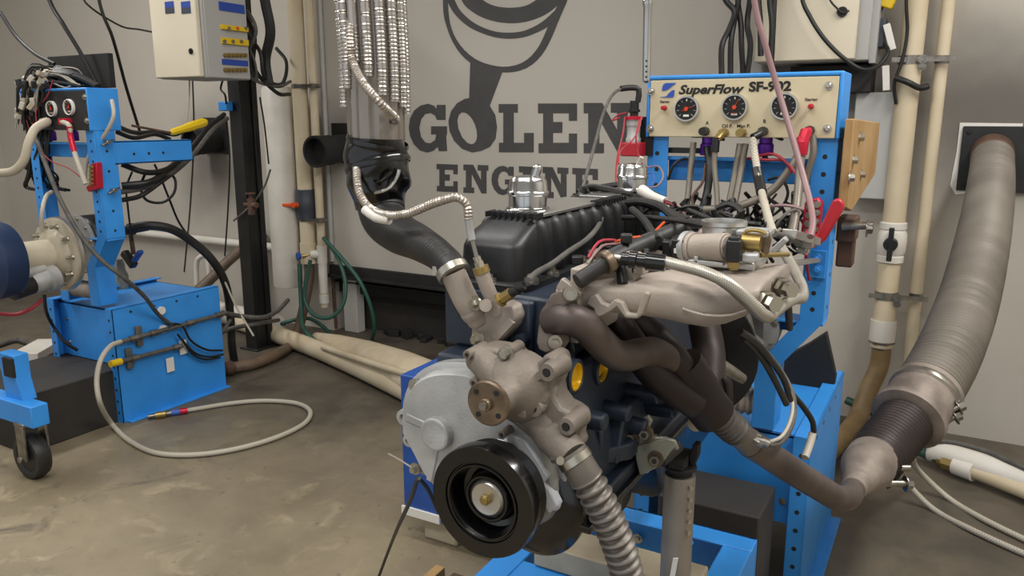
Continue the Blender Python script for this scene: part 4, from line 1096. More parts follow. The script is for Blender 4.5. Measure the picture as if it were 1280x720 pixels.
# big black hoses of the left rig
for pts, r, m, lab in [
    ([(160, 287, 2.6), (182, 282, 2.65), (210, 285, 2.75), (240, 302, 2.9), (265, 325, 3.0), (282, 355, 3.1), (288, 395, 3.15), (290, 432, 3.15), (293, 452, 3.18)], .024, 'rubber', 'thick black hose arching from the left rig down toward the column'),
    ([(152, 232, 2.4), (185, 228, 2.5), (210, 212, 2.7), (235, 190, 2.9), (258, 165, 3.1), (278, 150, 3.3)], .016, 'wire', 'upper cable of the bundle sweeping up to the black column'),
    ([(152, 205, 2.42), (180, 215, 2.5), (212, 210, 2.7), (238, 186, 2.9), (262, 158, 3.1), (280, 143, 3.3)], .014, 'wire', 'topmost cable of the bundle sweeping up to the black column'),
    ([(150, 240, 2.4), (178, 235, 2.5), (214, 216, 2.7), (242, 192, 2.9), (266, 162, 3.1), (284, 148, 3.3)], .013, 'greyhose', 'grey cable of the bundle sweeping up to the black column'),
    ([(153, 250, 2.4), (175, 245, 2.5), (200, 228, 2.6), (230, 205, 2.85), (245, 190, 2.95)], .012, 'wire', 'lowest cable of the bundle below the blue arm'),
    ([(146, 158, 2.4), (170, 166, 2.6), (200, 165, 2.8), (218, 168, 2.9), (232, 162, 3.0)], .012, 'wire', 'black cable running along the top of the blue arm'),
    ([(146, 165, 2.42), (165, 172, 2.5), (195, 168, 2.7), (212, 174, 2.8)], .011, 'wire', 'second black cable along the top of the blue arm'),
    ([(182, 215, 2.6), (176, 235, 2.6), (183, 250, 2.6), (203, 253, 2.65), (217, 242, 2.7), (219, 225, 2.72), (210, 214, 2.72)], .007, 'wire', 'black cable coiled in a loop below the blue arm'),
    ([(193, 205, 2.7), (202, 225, 2.75), (212, 250, 2.8), (225, 280, 2.9), (242, 303, 2.95)], .006, 'wire', 'thin black cable slanting from the blue arm to thick hose'),
    ([(165, 300, 2.6), (160, 260, 2.5), (158, 235, 2.5), (165, 215, 2.5)], .005, 'wire', 'thin black wire hanging by the left pillar'),
    ([(125, 5, 2.5), (140, 45, 2.55), (158, 110, 2.7), (175, 165, 2.85)], .008, 'wire', 'black cable slanting down from top left to blue arm'),
    ([(60, -5, 2.4), (80, 32, 2.4), (100, 65, 2.42), (118, 100, 2.44), (124, 112, 2.45)], .010, 'wire', 'thick black cable slanting in front of the black square panel'),
    ([(0, 15, 2.4), (20, 45, 2.4), (45, 68, 2.4), (68, 80, 2.42)], .009, 'wire', 'black cable slanting into the left wiring bundle'),
    ([(104, -2, 2.6), (112, 8, 2.62), (150, 32, 2.8), (175, 37, 3.0), (200, 42, 3.23)], .005, 'wire', 'thin black wire drooping to the left control cabinet'),
    ([(200, 30, 3.22), (228, 44, 3.22), (258, 50, 3.22)], .004, 'wire', 'thin wire hanging across the left cabinet door'),
    ([(240, 90, 4.043), (242, 160, 4.043), (238, 250, 4.043), (230, 340, 4.043)], .004, 'wire', 'thin dark cord hanging on the wall left of column'),
    ([(283, 147, 3.29), (287, 195, 3.32), (285, 260, 3.34), (281, 320, 3.34)], .005, 'wire', 'thin dark cord hanging beside the black column'),
    ([(281, 352, 3.08), (296, 385, 3.1), (308, 405, 3.1), (317, 420, 3.1)], .006, 'whitewire', 'pale cord slanting down in front of the column foot'),
    ([(278, 391, 2.95), (300, 395, 3.1), (325, 397, 3.2), (345, 390, 3.4), (360, 375, 3.6)], .014, 'greyhose', 'grey hose from the upper plate pipe past the column'),
    ([(232, 432, 2.9), (262, 425, 3.0), (285, 412, 3.1), (320, 405, 3.2), (348, 400, 3.5)], .013, 'greyhose', 'grey hose from the lower plate pipe past the column'),
    ([(338, 212, 3.47), (331, 232, 3.47), (318, 252, 3.46), (306, 264, 3.42), (292, 276, 3.40)], .006, 'greyhose', 'thin grey tube curving off the rusty valve'),
    ([(140, 125, 2.3), (142, 145, 2.28), (130, 170, 2.27), (116, 185, 2.27), (108, 205, 2.26), (106, 228, 2.25)], .009, 'whitewire', 'white tube curving down over the left pillar')]:
    hose('cable' if r < .0125 else 'hose', lab, 'cable' if r < .0125 else 'hose', aty(pts), r, m, n=9)
hf = MB().cyl(at(152, 289, y=2.6), at(184, 283, y=2.66), .024, n=14).cyl(at(160, 287, y=2.61), at(168, 286, y=2.63), .032, n=8).cyl(at(163, 290, y=2.61), at(167, 318, y=2.61), .012, n=10)
solo(hf, 'hose_fitting', 'bronze hose fitting at the start of thick black hose', 'fitting', 'rust')
for py, lab in ((178, 'wing bolt high on the left pillar'), (238, 'wing bolt low on the left pillar')):
    c = at(131 + (py - 178) * .13, py, x=XLs)
    solo(MB().cyl(c, c + V((.03, 0, 0)), .01, n=12).bar(c + V((.022, -.03, -.012)), c + V((.022, .03, .012)), .014, .01), 'wing_bolt', lab, 'bolt', 'steel', bevel=.003)
# purple/red hose ends under the left console
for px, py, m, lab, pts, hm in ((64, 153, 'black', 'thick white hose bending left out of the black console', [(58, 153, 2.13), (45, 160, 2.08), (36, 178, 2.04), (30, 200, 2.02), (18, 213, 2.0), (-8, 217, 1.98)], 'armour_w'),
                         (88, 152, 'red', 'clear hose with red end hanging under the black console', [(87, 158, 2.16), (88, 170, 2.16), (93, 190, 2.15), (100, 210, 2.14), (107, 230, 2.14)], 'nylon')):
    p = PL(px, py)
    t = thing('hose', lab, 'hose', p)
    MB().cyl(p, p + V((0, -.05, 0)), .016, n=10).build('fitting', m, t)
    MB().tube([p + V((0, -.04, 0))] + aty(pts), .019 if hm == 'armour_w' else .011, n=12).build('tube', hm, t)
    if m == 'red': MB().tube(aty(pts)[:3], .013, n=10).build('hose_end', 'red', t)
for px, m, lab in ((64, 'purple', 'purple regulator under the left gauge of black console'), (92, 'purple', 'purple regulator under the right gauge of black console')):
    c = at(px, 168, y=2.28)
    solo(MB().lathe(c + V((0, 0, -.03)), (0, 0, 1), [(.02, 0), (.022, .004), (.022, .04), (.016, .05)], n=18), 'regulator', lab, 'regulator', m)
rs = thing('port_block', 'red block with gold ports on the left pillar', 'manifold', at(117, 222, y=2.2))
MB().prism([at(113, 205, y=2.21), at(120, 203, y=2.21), at(122, 236, y=2.21), at(110, 240, y=2.21), at(107, 234, y=2.21), at(114, 228, y=2.21)], (0, .03, 0)).build('block', 'red', rs, bevel=.003)
for k in range(5):
    c = at(115.5, 209 + k * 5.2, y=2.205)
    MB().cyl(c, c + V((0, -.012, 0)), .009, n=8).build('port', 'brass', rs)
hose('hose', 'long grey hose slanting from black console down over the left box', 'hose', aty([(42, 165, 2.1), (55, 200, 2.06), (78, 255, 2.04), (105, 300, 2.06), (130, 328, 2.1), (152, 345, 2.15), (180, 370, 2.3), (200, 395, 2.45), (225, 412, 2.6), (250, 424, 2.75), (275, 418, 2.9), (288, 400, 3.0)]), .010, 'greyhose')
# wiring bundle on the left console
b = MB(); b2 = MB(); b3 = MB()
for k in range(9):          # thick looms arching over the console top and down its left end
    e = random.uniform(-1, 1)
    y0 = 2.24 + .02 * k
    b.tube(aty([(36 + e * 6 + k, 168 + e * 10, y0 - .03), (33 + k * 1.6, 140, y0 - .03), (40 + k * 2.4, 112 - k, y0), (56 + k * 2, 95 - k * 1.2, y0 + .02), (80 + e * 8, 93 - k * .5, y0 + .06), (104 + e * 6, 100, y0 + .1), (120 + e * 5, 108, y0 + .12)]), random.uniform(.010, .018), n=8, step=.03)
for k in range(70):
    px = random.uniform(24, 52); qx = random.uniform(50, 100); qy = random.uniform(84, 104)
    y0 = random.uniform(2.18, 2.42)
    pts = [(px + random.uniform(-6, 6), random.uniform(125, 168), y0), (px + random.uniform(-5, 5), random.uniform(105, 120), y0), ((px + qx) / 2 - 4, qy - random.uniform(-3, 7), y0 + .03), (qx, qy + random.uniform(-2, 8), y0 + .08), (qx + random.uniform(4, 14), min(108, qy + random.uniform(3, 14)), y0 + .1)]
    (b if k % 5 else b2 if k % 3 else b3).tube(aty(pts), random.uniform(.003, .007), n=6, step=.03)
wt = b.build('wiring_tangle', 'wire', kind='stuff', loc=(XL - .15, 2.3, 1.5))
tag(wt, 'tangle of black and white wires piled on the left console', 'wiring')
b2.build('pale_wires', 'whitewire', wt, kind='stuff')
b3.build('red_wires', 'redwire', wt, kind='stuff')
for nm, mm, cnt in (('pale_connectors', 'whitewire', 14), ('tan_connectors', 'timber', 10), ('dark_connectors', 'rubber', 12)):
    b = MB()
    for k in range(cnt):
        px = random.uniform(22, 62); lo = 88 + max(0, (40 - px)) * .6
        c = at(px, random.uniform(lo, 112 if px > 45 else 150), y=random.uniform(2.15, 2.3))
        b.box(c, (.02, .022, .034), rotz(random.random() * 3) @ Matrix.Rotation(random.random() * 2, 3, 'X'))
    b.build(nm, mm, wt, kind='stuff', bevel=.003)
b = MB()
for k in range(30):
    px = random.uniform(36, 66); y0 = random.uniform(2.24, 2.34); e = random.uniform(-1, 1)
    pts = [(px, 160, y0), (px - 4 + e * 5, 185, y0 - .02), (px - 8 + e * 9, 208 + e * 6, y0), (px + 2 - e * 8, 226 + e * 8, y0 + .03), (px + 14 + e * 14, 236 + e * 3, y0 + .05)]
    b.tube(aty(pts), random.uniform(.003, .0075), n=6, step=.02)
tag(b.build('wiring_tangle', 'wire', kind='stuff', loc=(XL - .15, 2.26, 1.1)), 'dark wires tangled inside the left frame under its console', 'wiring')
for pts, lab in (([(35, 145, 2.2), (48, 165, 2.18), (45, 140, 2.18), (60, 118, 2.2), (66, 100, 2.22)], 'thin red wire looping over the black console'), ([(33, 150, 2.2), (40, 170, 2.2), (62, 200, 2.18), (85, 210, 2.2), (105, 225, 2.2)], 'thin red wire hanging inside the left frame')):
    hose('wire', lab, 'wire', aty(pts), .0026, 'redwire', n=6)
# driveline and starter of the engine beyond the left edge
le = thing('drive_coupling', 'cream drive coupling with round flange at the left rig', 'coupling', at(40, 315, y=1.95))
ca = at(70, 318, y=2.06)
ce = ca + V((-.02, -.30, -.0))
MB().lathe(ca, (0, -1, 0), [(.165, -.02), (.165, .0), (.155, .004), (.12, .006), (.10, .03), (.075, .04), (.075, .27)], n=40).build('bell', 'armour_w', le)
fl = MB().lathe(ca, (0, -1, 0), [(.17, -.03), (.17, -.012), (.16, -.012)], n=40).build('flange', 'alu_m', le)
for k in range(10):
    a = 2 * PI * k / 10
    MB().bolt(ca + V((.135 * math.cos(a), -.004, .135 * math.sin(a))), (0, -1, 0), .009, .03).build('bolt', 'bolt', fl)
c = at(8, 325, y=1.78)
MB().lathe(c + V((-.02, .02, 0)), (0, -1, 0), [(.15, 0), (.16, .02), (.16, .09), (.14, .11)], n=36).build('blue_disc', 'navy_d', le)
st = thing('starter_motor', 'silver starter motor with black end under the cream coupling', 'starter', at(40, 365, y=1.95))
s0, s1 = at(12, 365, y=1.8), at(70, 345, y=2.02)
ds = (s1 - s0).normalized(); Ls = (s1 - s0).length
MB().lathe(s0, ds, [(.03, 0), (.042, .01), (.042, Ls * .45)], n=24).build('motor_can', 'black', st)
MB().lathe(s0 + ds * Ls * .45, ds, [(.045, 0), (.05, .02), (.05, Ls * .3), (.06, Ls * .34), (.06, Ls * .5)], n=24).build('nose_housing', 'alu', st)
MB().box(s0 + ds * Ls * .24 + V((.02, -.036, .006)), (.07, .012, .03), rotz(.3)).build('label_strip', 'label_d', st)
MB().cyl(s0 + ds * Ls * .3 + V((0, 0, .05)), s0 + ds * Ls * .75 + V((0, 0, .05)), .025, n=16).build('solenoid', 'alu', st)
hose('cable', 'red and grey battery cables under the silver starter motor', 'cable', aty([(0, 392, 1.8), (20, 393, 1.85), (40, 385, 1.9), (52, 375, 1.95)]), .008, 'redwire')
hose('cable', 'black cable hanging in front of the left blue box', 'cable', aty([(55, 368, 2.15), (58, 390, 2.15), (68, 410, 2.18), (82, 428, 2.2), (97, 438, 2.24)]), .008, 'wire')
hose('hose', 'thin pale hose arched over the top of cream coupling', 'hose', aty([(52, 290, 2.0), (53, 262, 2.0), (58, 245, 2.05), (64, 240, 2.1)]), .009, 'nylon')
gb = thing('filter_bowl', 'smoky filter bowl behind the left box top', 'filter', at(153, 360, y=2.62))
c = at(153, 372, y=2.62)
MB().lathe(c, (0, 0, 1), [(.045, 0), (.045, .05), (.04, .055)], n=24).build('bowl_base', 'black', gb)
MB().lathe(c + V((0, 0, .055)), (0, 0, 1), [(.04, 0), (.042, .07), (.03, .1), (.03, .13), (.02, .16)], n=24).build('bowl', 'glasspl', gb)
bv = thing('ball_valve', 'black ball valve with blue handle behind the left pillar', 'valve', at(163, 325, y=2.6))
MB().bar(at(155, 315, y=2.6), at(168, 333, y=2.6), .04, .04).build('valve_body', 'black', bv, bevel=.008)
MB().bar(at(168, 326, y=2.58), at(176, 314, y=2.58), .03, .02).build('valve_handle', 'valveblue', bv, bevel=.004)
hose('hose', 'pale hose lying on the floor left of the black plinth', 'hose', [at(-5, 432, z=.02), at(20, 425, z=.02), at(45, 432, z=.02), at(56, 432, z=.02)], .018, 'greyhose')
solo(MB().bar(at(30, 447, z=.06), at(64, 428, z=.06), .16, .05), 'floor_board', 'pale board lying on the floor behind the left plinth', 'board', 'pvc_w', bevel=.004)
# black plinth in front of the left rig and the blue cart with caster
solo(MB().span((-3.97, 1.78, 0), (-3.46, 2.42, .266)), 'plinth', 'long black block on the floor in front of the left rig', 'block', 'plinth', bevel=.006)
ct = thing('wheeled_cart', 'blue wheeled cart cut off by the left edge', 'cart', (-3.3, 1.6, 0))
X0, X1 = at(62, 520, y=1.70).x, -3.75
ZT, ZB = .335, .245
MB().span((X1, 1.63, ZB), (X0, 1.70, ZT)).build('frame_beam', 'blue', ct, bevel=.004)
xa = at(22, 480, y=1.66).x
MB().prism([(xa - .10, 1.66, ZT - .005), (xa + .02, 1.66, ZT - .005), (xa - .005, 1.66, .42), (xa - .005, 1.66, .52), (xa - .12, 1.66, .52)], (0, .06, 0)).build('upright', 'blue', ct, bevel=.003)
MB().span((xa - .07, 1.648, .43), (xa - .004, 1.662, .51)).build('black_pad', 'blackmatte', ct, bevel=.002)
wc = at(37, 567, y=1.66); wc.z = .094
cs = MB().box(wc + V((.01, -.03, .07)), (.055, .012, .15)).box(wc + V((.01, .06, .07)), (.055, .012, .15)).box(wc + V((.01, .015, .15)), (.07, .1, .015)).cyl(wc + V((.0, -.045, 0)), wc + V((0, .07, 0)), .014, n=12).build('caster_fork', 'steel', ct, bevel=.003)
MB().lathe(wc + V((0, -.01, 0)), (0, 1, 0), [(.04, -.004), (.06, 0), (.07, -.008), (.088, -.008), (.094, .004), (.094, .038), (.088, .05), (.06, .05), (.04, .054)], n=40).build('caster_wheel', 'rubber', ct)
# ================================================================== the engine
EO = (-.58, 1.35, .75)
eng = thing('engine', 'large black and grey six cylinder engine with bare metal pump and pulley', 'engine', EO)
def part(mb, name, m, parent=None, **k): return mb.build(name, m, parent or eng, **k)
YF, YR = .995, 1.78            # block front and rear
# ---- block
b = MB()
b.prism([(-.685, YF, .86), (-.685, YF, .95), (-.70, YF, 1.0), (-.70, YF, 1.085), (-.47, YF, 1.085), (-.465, YF, 1.0), (-.445, YF, .93), (-.445, YF, .86)], (0, YR - YF, 0))
block = part(b, 'block', 'navy', bevel=.008)
b = MB()                                         # ribs, bosses and skirt rail on the right flank
b.span((-.45, YF + .02, .86), (-.425, YR, .885))
for yy in (1.09, 1.2, 1.31, 1.42, 1.53, 1.64): b.span((-.458, yy - .006, .885), (-.446, yy + .006, .97))
for yy, zz, L in ((1.05, 1.0, .03), (1.14, .985, .035), (1.18, .95, .05), (1.24, .985, .05), (1.30, .94, .06), (1.40, .98, .05), (1.5, .95, .05)):
    b.cyl((-.47, yy, zz), (-.455 + L, yy, zz), .017, .014, n=18)
b.prism([(-.455, 1.12, .90), (-.455, 1.24, .90), (-.455, 1.22, .985), (-.455, 1.15, .985)], (.022, 0, 0))
b.prism([(-.455, 1.10, .90), (-.455, 1.26, .90), (-.42, 1.2, .90), (-.42, 1.15, .90)], (0, 0, .03))
b.prism([(-.47, YF, .90), (-.47, YF, 1.02), (-.452, YF, 1.0), (-.435, YF, .95), (-.43, YF, .90)], (0, .025, 0))
part(b, 'block_ribs', 'navy', block, bevel=.004)
for px, py in ((721, 471), (754, 461), (783, 430), (806, 425), (822, 420)):
    yy, zp = at(px, py, x=-.462).yz
    g = MB().lathe((-.472, yy, zp), (1, 0, 0), [(.027, 0), (.027, .010), (.0225, .012), (.021, .0035), (.0, .0035)][:4], n=28)
    part(g, 'plug_seat', 'navy', block)
    part(MB().lathe((-.472, yy, zp), (1, 0, 0), [(.0215, .0), (.0215, .010), (.019, .010), (.0175, .004), (.008, .0045)], n=28), 'core_plug', 'gold', block)
b = MB()
for p in ((-.462, YF - .002, 1.035), (-.45, YF - .002, .94)): b.cyl(p, V(p) + V((0, -.006, 0)), .012, n=14)
part(b, 'front_bosses', 'navy', block)
# ---- oil pan
b = MB()
sec = lambda y, x0, x1, z0, r: [(x0 + (x1 - x0) * (u + 1) / 2, y, z) for u, z in [(-1, .862), (-1, z0 + r), (-.9, z0 + r * .3), (-.75, z0), (.75, z0), (.9, z0 + r * .3), (1, z0 + r), (1, .862)]]
b.loft([sec(.985, -.66, -.455, .838, .02), sec(1.0, -.665, -.445, .826, .02), sec(1.36, -.665, -.445, .82, .02), sec(1.42, -.665, -.445, .70, .03), sec(1.74, -.665, -.445, .70, .03), sec(1.76, -.65, -.45, .72, .03)])
pan = part(b, 'oil_pan', 'blackgloss', bevel=.003)
part(MB().span((-.69, .975, .852), (-.415, YR - .01, .864)), 'pan_rail', 'blackgloss', pan, bevel=.002)
part(MB().lathe(at(728, 600, y=1.22), at(786, 622, y=1.20) - at(728, 600, y=1.22), [(.03, 0), (.038, .01), (.04, .02), (.04, .075), (.033, .085)], n=30), 'oil_filter', 'blackgloss')
# ---- head
b = MB().span((-.715, 1.045, 1.085), (-.50, YR - .02, 1.182)).span((-.585, 1.03, 1.085), (-.545, 1.05, 1.178)).span((-.62, 1.035, 1.085), (-.585, 1.05, 1.178))
b.span((-.51, 1.06, 1.09), (-.487, YR - .05, 1.175))
head = part(b, 'cylinder_head', 'navy', bevel=.006)
b = MB().cyl((-.495, 1.055, 1.095), (-.495, 1.02, 1.095), .014, n=14).cyl((-.555, 1.03, 1.12), (-.555, 1.012, 1.12), .01, n=14)
part(b, 'head_bosses', 'navy', head)
# ---- valve cover
CF, CR = 1.075, 1.765
def rr3(x0, x1, y0, y1, z, r): return [(p[0], p[1], z) for p in rrect((x0 + x1) / 2, (y0 + y1) / 2, (x1 - x0) / 2, (y1 - y0) / 2, r, 6)]
b = MB()
b.loft([rr3(-.712, -.592, CF, CR, 1.192, .028), rr3(-.709, -.595, CF + .003, CR - .003, 1.246, .028), rr3(-.708, -.596, CF + .008, CR - .004, 1.254, .03), rr3(-.706, -.598, CF + .028, CR - .006, 1.268, .03), rr3(-.700, -.604, CF + .065, CR - .012, 1.284, .03), rr3(-.690, -.612, CF + .085, CR - .03, 1.290, .025)])
vc = part(b, 'valve_cover', 'cover', angle=50)
part(MB().loft([rr3(-.728, -.572, CF - .018, CR + .012, 1.182, .03), rr3(-.728, -.572, CF - .018, CR + .012, 1.192, .03), rr3(-.722, -.578, CF - .012, CR + .006, 1.195, .03)]), 'cover_flange', 'cover', vc)
for k in range(11):
    yy = 1.17 + k * .056
    q = MB()
    q.tube([(-.601, yy, 1.196), (-.604, yy, 1.262), (-.611, yy, 1.275), (-.622, yy, 1.2745)], .018, n=12, step=.012)
    part(q, 'rib', 'cover', vc)
for k in range(11):
    yy = 1.17 + k * .056
    q = MB()
    q.tube([(-.703, yy, 1.196), (-.700, yy, 1.262), (-.693, yy, 1.275), (-.682, yy, 1.2745)], .018, n=12, step=.012)
    part(q, 'rib', 'cover', vc)
for x, y in ((-.582, 1.10), (-.582, 1.175), (-.582, 1.30), (-.582, 1.42), (-.582, 1.54), (-.582, 1.66), (-.64, CF - .010), (-.72, 1.12)):
    q = MB().cyl((x, y, 1.19), (x, y, 1.1975), .013, n=18).bolt((x, y, 1.198), (0, 0, 1), .0075, .007)
    part(q, 'cover_bolt', 'bolt', vc)
plate = part(MB().span((-.698, 1.165, 1.2885), (-.600, 1.47, 1.2945)), 'top_plate', 'alu_m', vc, bevel=.001)
for k in range(9):
    q = MB().box((-.692 + k * .0115, 1.158, 1.293), (.004, .03, .009))
    part(q, 'fin', 'cover', vc)
q = MB()
for k in range(10): q.box((-.599, 1.40 + k * .014, 1.293), (.024, .005, .009))
part(q, 'side_fins', 'cover', vc, kind='stuff')
part(MB().span((-.69, 1.52, 1.289), (-.62, 1.74, 1.294)), 'rear_plate', 'alu_m', vc, bevel=.001)
for yy, rr, lab in ((1.225, .0345, 'front chrome breather cap'), (1.69, .0335, 'rear chrome breather cap')):
    x = -.655 if yy < 1.5 else -.637
    s_ = rr / .0345
    q = MB().lathe((x, yy, 1.292), (0, 0, 1), [(.038 * s_, 0), (.041 * s_, .003), (.038 * s_, .007), (.0345 * s_, .008), (.0345 * s_, .028), (.037 * s_, .030), (.037 * s_, .034), (.0345 * s_, .037), (.0335 * s_, .052), (.030 * s_, .057), (.0285 * s_, .060), (.012, .0625)], n=48)
    o = part(q, 'breather_cap', 'chrome', vc)
    if yy < 1.5: part(MB().cyl((x + .012, yy, 1.350), (x + .016, yy + .004, 1.366), .0085, n=16).ball((x + .016, yy + .004, 1.366), .0085, 14, 8), 'breather_spout', 'chrome', o)
    else: part(MB().cyl((x + .012, yy, 1.352), (x + .022, yy - .004, 1.368), .005, n=12), 'breather_spout', 'whitewire', o)
# ---- timing cover
tc_out = [(-.752,.955),(-.750,1.0),(-.730,1.042),(-.694,1.070),(-.650,1.082),(-.605,1.084),(-.56,1.07),(-.52,1.05),(-.482,1.01),(-.464,.96),(-.452,.915),(-.455,.875),(-.48,.848),(-.53,.832),(-.60,.84),(-.665,.858),(-.705,.885),(-.728,.92)]
cxm, czm = -.60, .96
shr = lambda f_: [(cxm + (x - cxm) * f_, czm + (z - czm) * f_) for x, z in tc_out]
sp2 = lambda P: [(p.x, p.z) for p in spline([V((x, 0, z)) for x, z in P + P[:1]], .012)][:-1]
R0 = sp2(tc_out)
def ringy(P, y, f_=1): return [(cxm + (x - cxm) * f_, y, czm + (z - czm) * f_) for x, z in P]
b = MB().loft([ringy(R0, YF), ringy(R0, .974), ringy(R0, .972, .975), ringy(R0, .972, .93), ringy(R0, .957, .915), ringy(R0, .951, .89), ringy(R0, .9505, .6)])
tcv = part(b, 'timing_cover', 'alu', angle=40)
b = MB()
cb = V((-.664, .951, .972))
b.lathe(cb + V((0, .003, 0)), (0, -1, 0), [(.027, 0), (.027, .016), (.024, .019), (.022, .0185)], n=32)
for ex, ez in ((-.728, .985), (-.685, .885)):
    a = V((ex, .955, ez)); b.bar(cb + V((0, .004, 0)), a, .012, .014)
part(b, 'cover_ribs', 'alu', tcv, bevel=.003)
for (px, py, r, hb) in ((550, 476, .014, 0), (491, 523, .011, 0), (498, 552, .009, 0), (517, 587, .009, 1), (505, 500, .009, 0), (533, 478, .010, 0), (516, 482, .009, 1), (632, 548, .01, 0), (640, 575, .010, 0), (690, 625, .012, 0)):
    c = at(px, py, y=.958)
    q = MB().lathe(V((c.x * .92 - .6 * .08 if c.x < -.7 else c.x, .992, c.z)), (0, -1, 0), [(r * 1.3, 0), (r * 1.2, .024), (r * .6, .0245), (r * .5, .016), (.001, .016)], n=20, close=False)
    o = part(q, 'bolt_boss', 'alu', tcv)
    if hb or py in (478, 587): part(MB().bolt((c.x, .962, c.z), (0, -1, 0), .0065, .008), 'bolt', 'bolt', o)
# sealant and skirt at the pan joint right of the pulley
b = MB().prism([at(px, py, y=.944) for px, py in ((630, 540), (655, 550), (672, 576), (685, 597), (679, 604), (686, 612), (697, 634), (686, 642), (678, 630), (674, 612), (664, 604), (652, 590), (638, 570))], (0, .02, 0))
for (px, py, s_) in ((640, 560, .02), (655, 575, .02), (668, 590, .018), (690, 630, .013), (648, 568, .016)):
    c = at(px, py, y=.95); b.ball((c.x, .955, c.z), s_, 10, 6, (1, .55, 1))
part(b, 'sealant_bead', 'sealant', tcv, bevel=.004)
# ---- crank pulley
pc = V((-.5345, .864, .9235))
prof = [(.001, .085), (.045, .085), (.045, .058), (.072, .056), (.0765, .052)]
for k in range(6): prof += [(.0745, .050 - k * .0042), (.0775, .048 - k * .0042)]
prof += [(.0795, .0235), (.083, .022), (.0835, .004), (.082, .0), (.0605, .0), (.059, .003), (.0575, .003), (.056, .000), (.0535, .0), (.052, .004), (.049, .032), (.041, .034), (.0375, .031), (.036, .016), (.034, .014), (.031, .014), (.0295, .018), (.028, .019), (.001, .019)]
pul = part(MB().lathe(pc, (0, 1, 0), prof, n=96, close=False), 'crank_pulley', 'blackgloss', angle=25)
hb_ = pc + V((0, .014, 0))
part(MB().lathe(hb_, (0, -1, 0), [(.0265, -.008), (.0265, -.002), (.0235, .001), (.012, -.001)], n=36), 'pulley_washer', 'alu_m', pul)
part(MB().cyl(hb_ + V((0, .006, 0)), hb_ + V((0, -.006, 0)), .0085, n=6).cyl(hb_ + V((0, -.006, 0)), hb_ + V((0, -.008, 0)), .0065, n=12), 'pulley_bolt', 'brass', pul, bevel=.0012)
# dark crank seal housing low right of pulley
part(MB().lathe((-.51, .99, .875), (0, -1, 0), [(.082, 0), (.082, .012), (.07, .022), (.05, .025)], n=40), 'seal_housing', 'blackgloss')
# ---- water pump
PY = .945
pp2 = [(585,443),(592,436),(602,434),(620,437),(634,440),(646,452),(660,458),(674,452),(679,445),(686,443),(694,449),(697,460),(694,474),(690,486),(692,498),(700,510),(710,515),(720,522),(723,532),(718,541),(716,552),(720,562),(704,580),(690,574),(672,556),(655,542),(640,530),(622,520),(607,497),(596,472)]
fr = [at(px, py, y=PY) for px, py in pp2]
b = MB().prism(fr, (0, .05, 0))
wp_ = part(b, 'water_pump', 'pump', bevel=.005, seg=2)
b = MB()
b.lathe((-.520, .965, 1.072), (0, -1, 0), [(.052, 0), (.050, .03), (.042, .043), (.030, .052), (.024, .058), (.022, .085)], n=36)
b.ball((-.505, .958, 1.065), .043, 24, 14, (1.0, .6, .9))
b.tube([at(692, 545, y=.955), at(703, 557, y=.94), at(717, 572, y=.93)], lambda s, t: .0275 - .003 * t, n=28, step=.006)
b.tube([at(660, 500, y=.962), at(680, 528, y=.962), at(696, 552, y=.955)], lambda s, t: .030 - .003 * t, n=28, step=.006)
b.tube([at(597, 446, y=.955), at(613, 460, y=.945), at(633, 480, y=.94)], lambda s, t: .0215 + .006 * t, n=24, step=.006)
part(b, 'pump_volute', 'pump', wp_, angle=60)
for (px, py, r, L) in ((688, 463, .0125, .03), (712, 530, .0125, .03), (671, 507, .013, .035), (633, 441, .008, .02), (589, 441, .007, .02), (597, 476, .007, .02), (632, 540, .006, .03)):
    c = at(px, py, y=PY - .008)
    o = part(MB().lathe(V((c.x, PY + .03, c.z)), (0, -1, 0), [(r * 1.25, 0), (r, .050), (r * .5, .0505), (r * .45, .04)], n=20), 'pump_boss', 'pump', wp_)
    part(MB().cyl((c.x, PY - .0200, c.z), (c.x, PY - .0212, c.z), r * .42, n=14), 'boss_hole', 'blackmatte', o)
part(MB().bolt(at(633, 441, y=PY - .012), (0, -1, 0), .0075, .009), 'pump_bolt', 'bolt', wp_)
part(MB().box(at(655, 515, y=.925), (.014, .02, .012)), 'pump_lug', 'pump', wp_, bevel=.002)
hubc = V((-.526, .868, 1.071))
q = MB().lathe(hubc, (0, 1, 0), [(.0005, -.008), (.008, -.008), (.009, -.006), (.009, 0), (.030, 0), (.0325, .002), (.0325, .0065), (.03, .008), (.016, .009), (.016, .06)], n=44, close=False)
hub = part(q, 'pump_hub', 'hub', wp_)
for k in range(4):
    a = PI / 4 + k * PI / 2 + .1
    c = hubc + V((.0225 * math.cos(a), -.0004, .0225 * math.sin(a)))
    part(MB().cyl(c, c + V((0, -.0006, 0)), .0038, n=14), 'hub_hole', 'blackmatte', hub)
part(MB().cyl(hubc + V((0, -.002, 0)), hubc + V((0, -.013, 0)), .0055, n=16), 'hub_shaft', 'steel', hub)
for px, py in ((697, 449), (650, 490)): pass
part(MB().bar(at(660, 478, y=.93), at(686, 466, y=.93), .004, .006), 'pump_rib', 'pump', wp_)
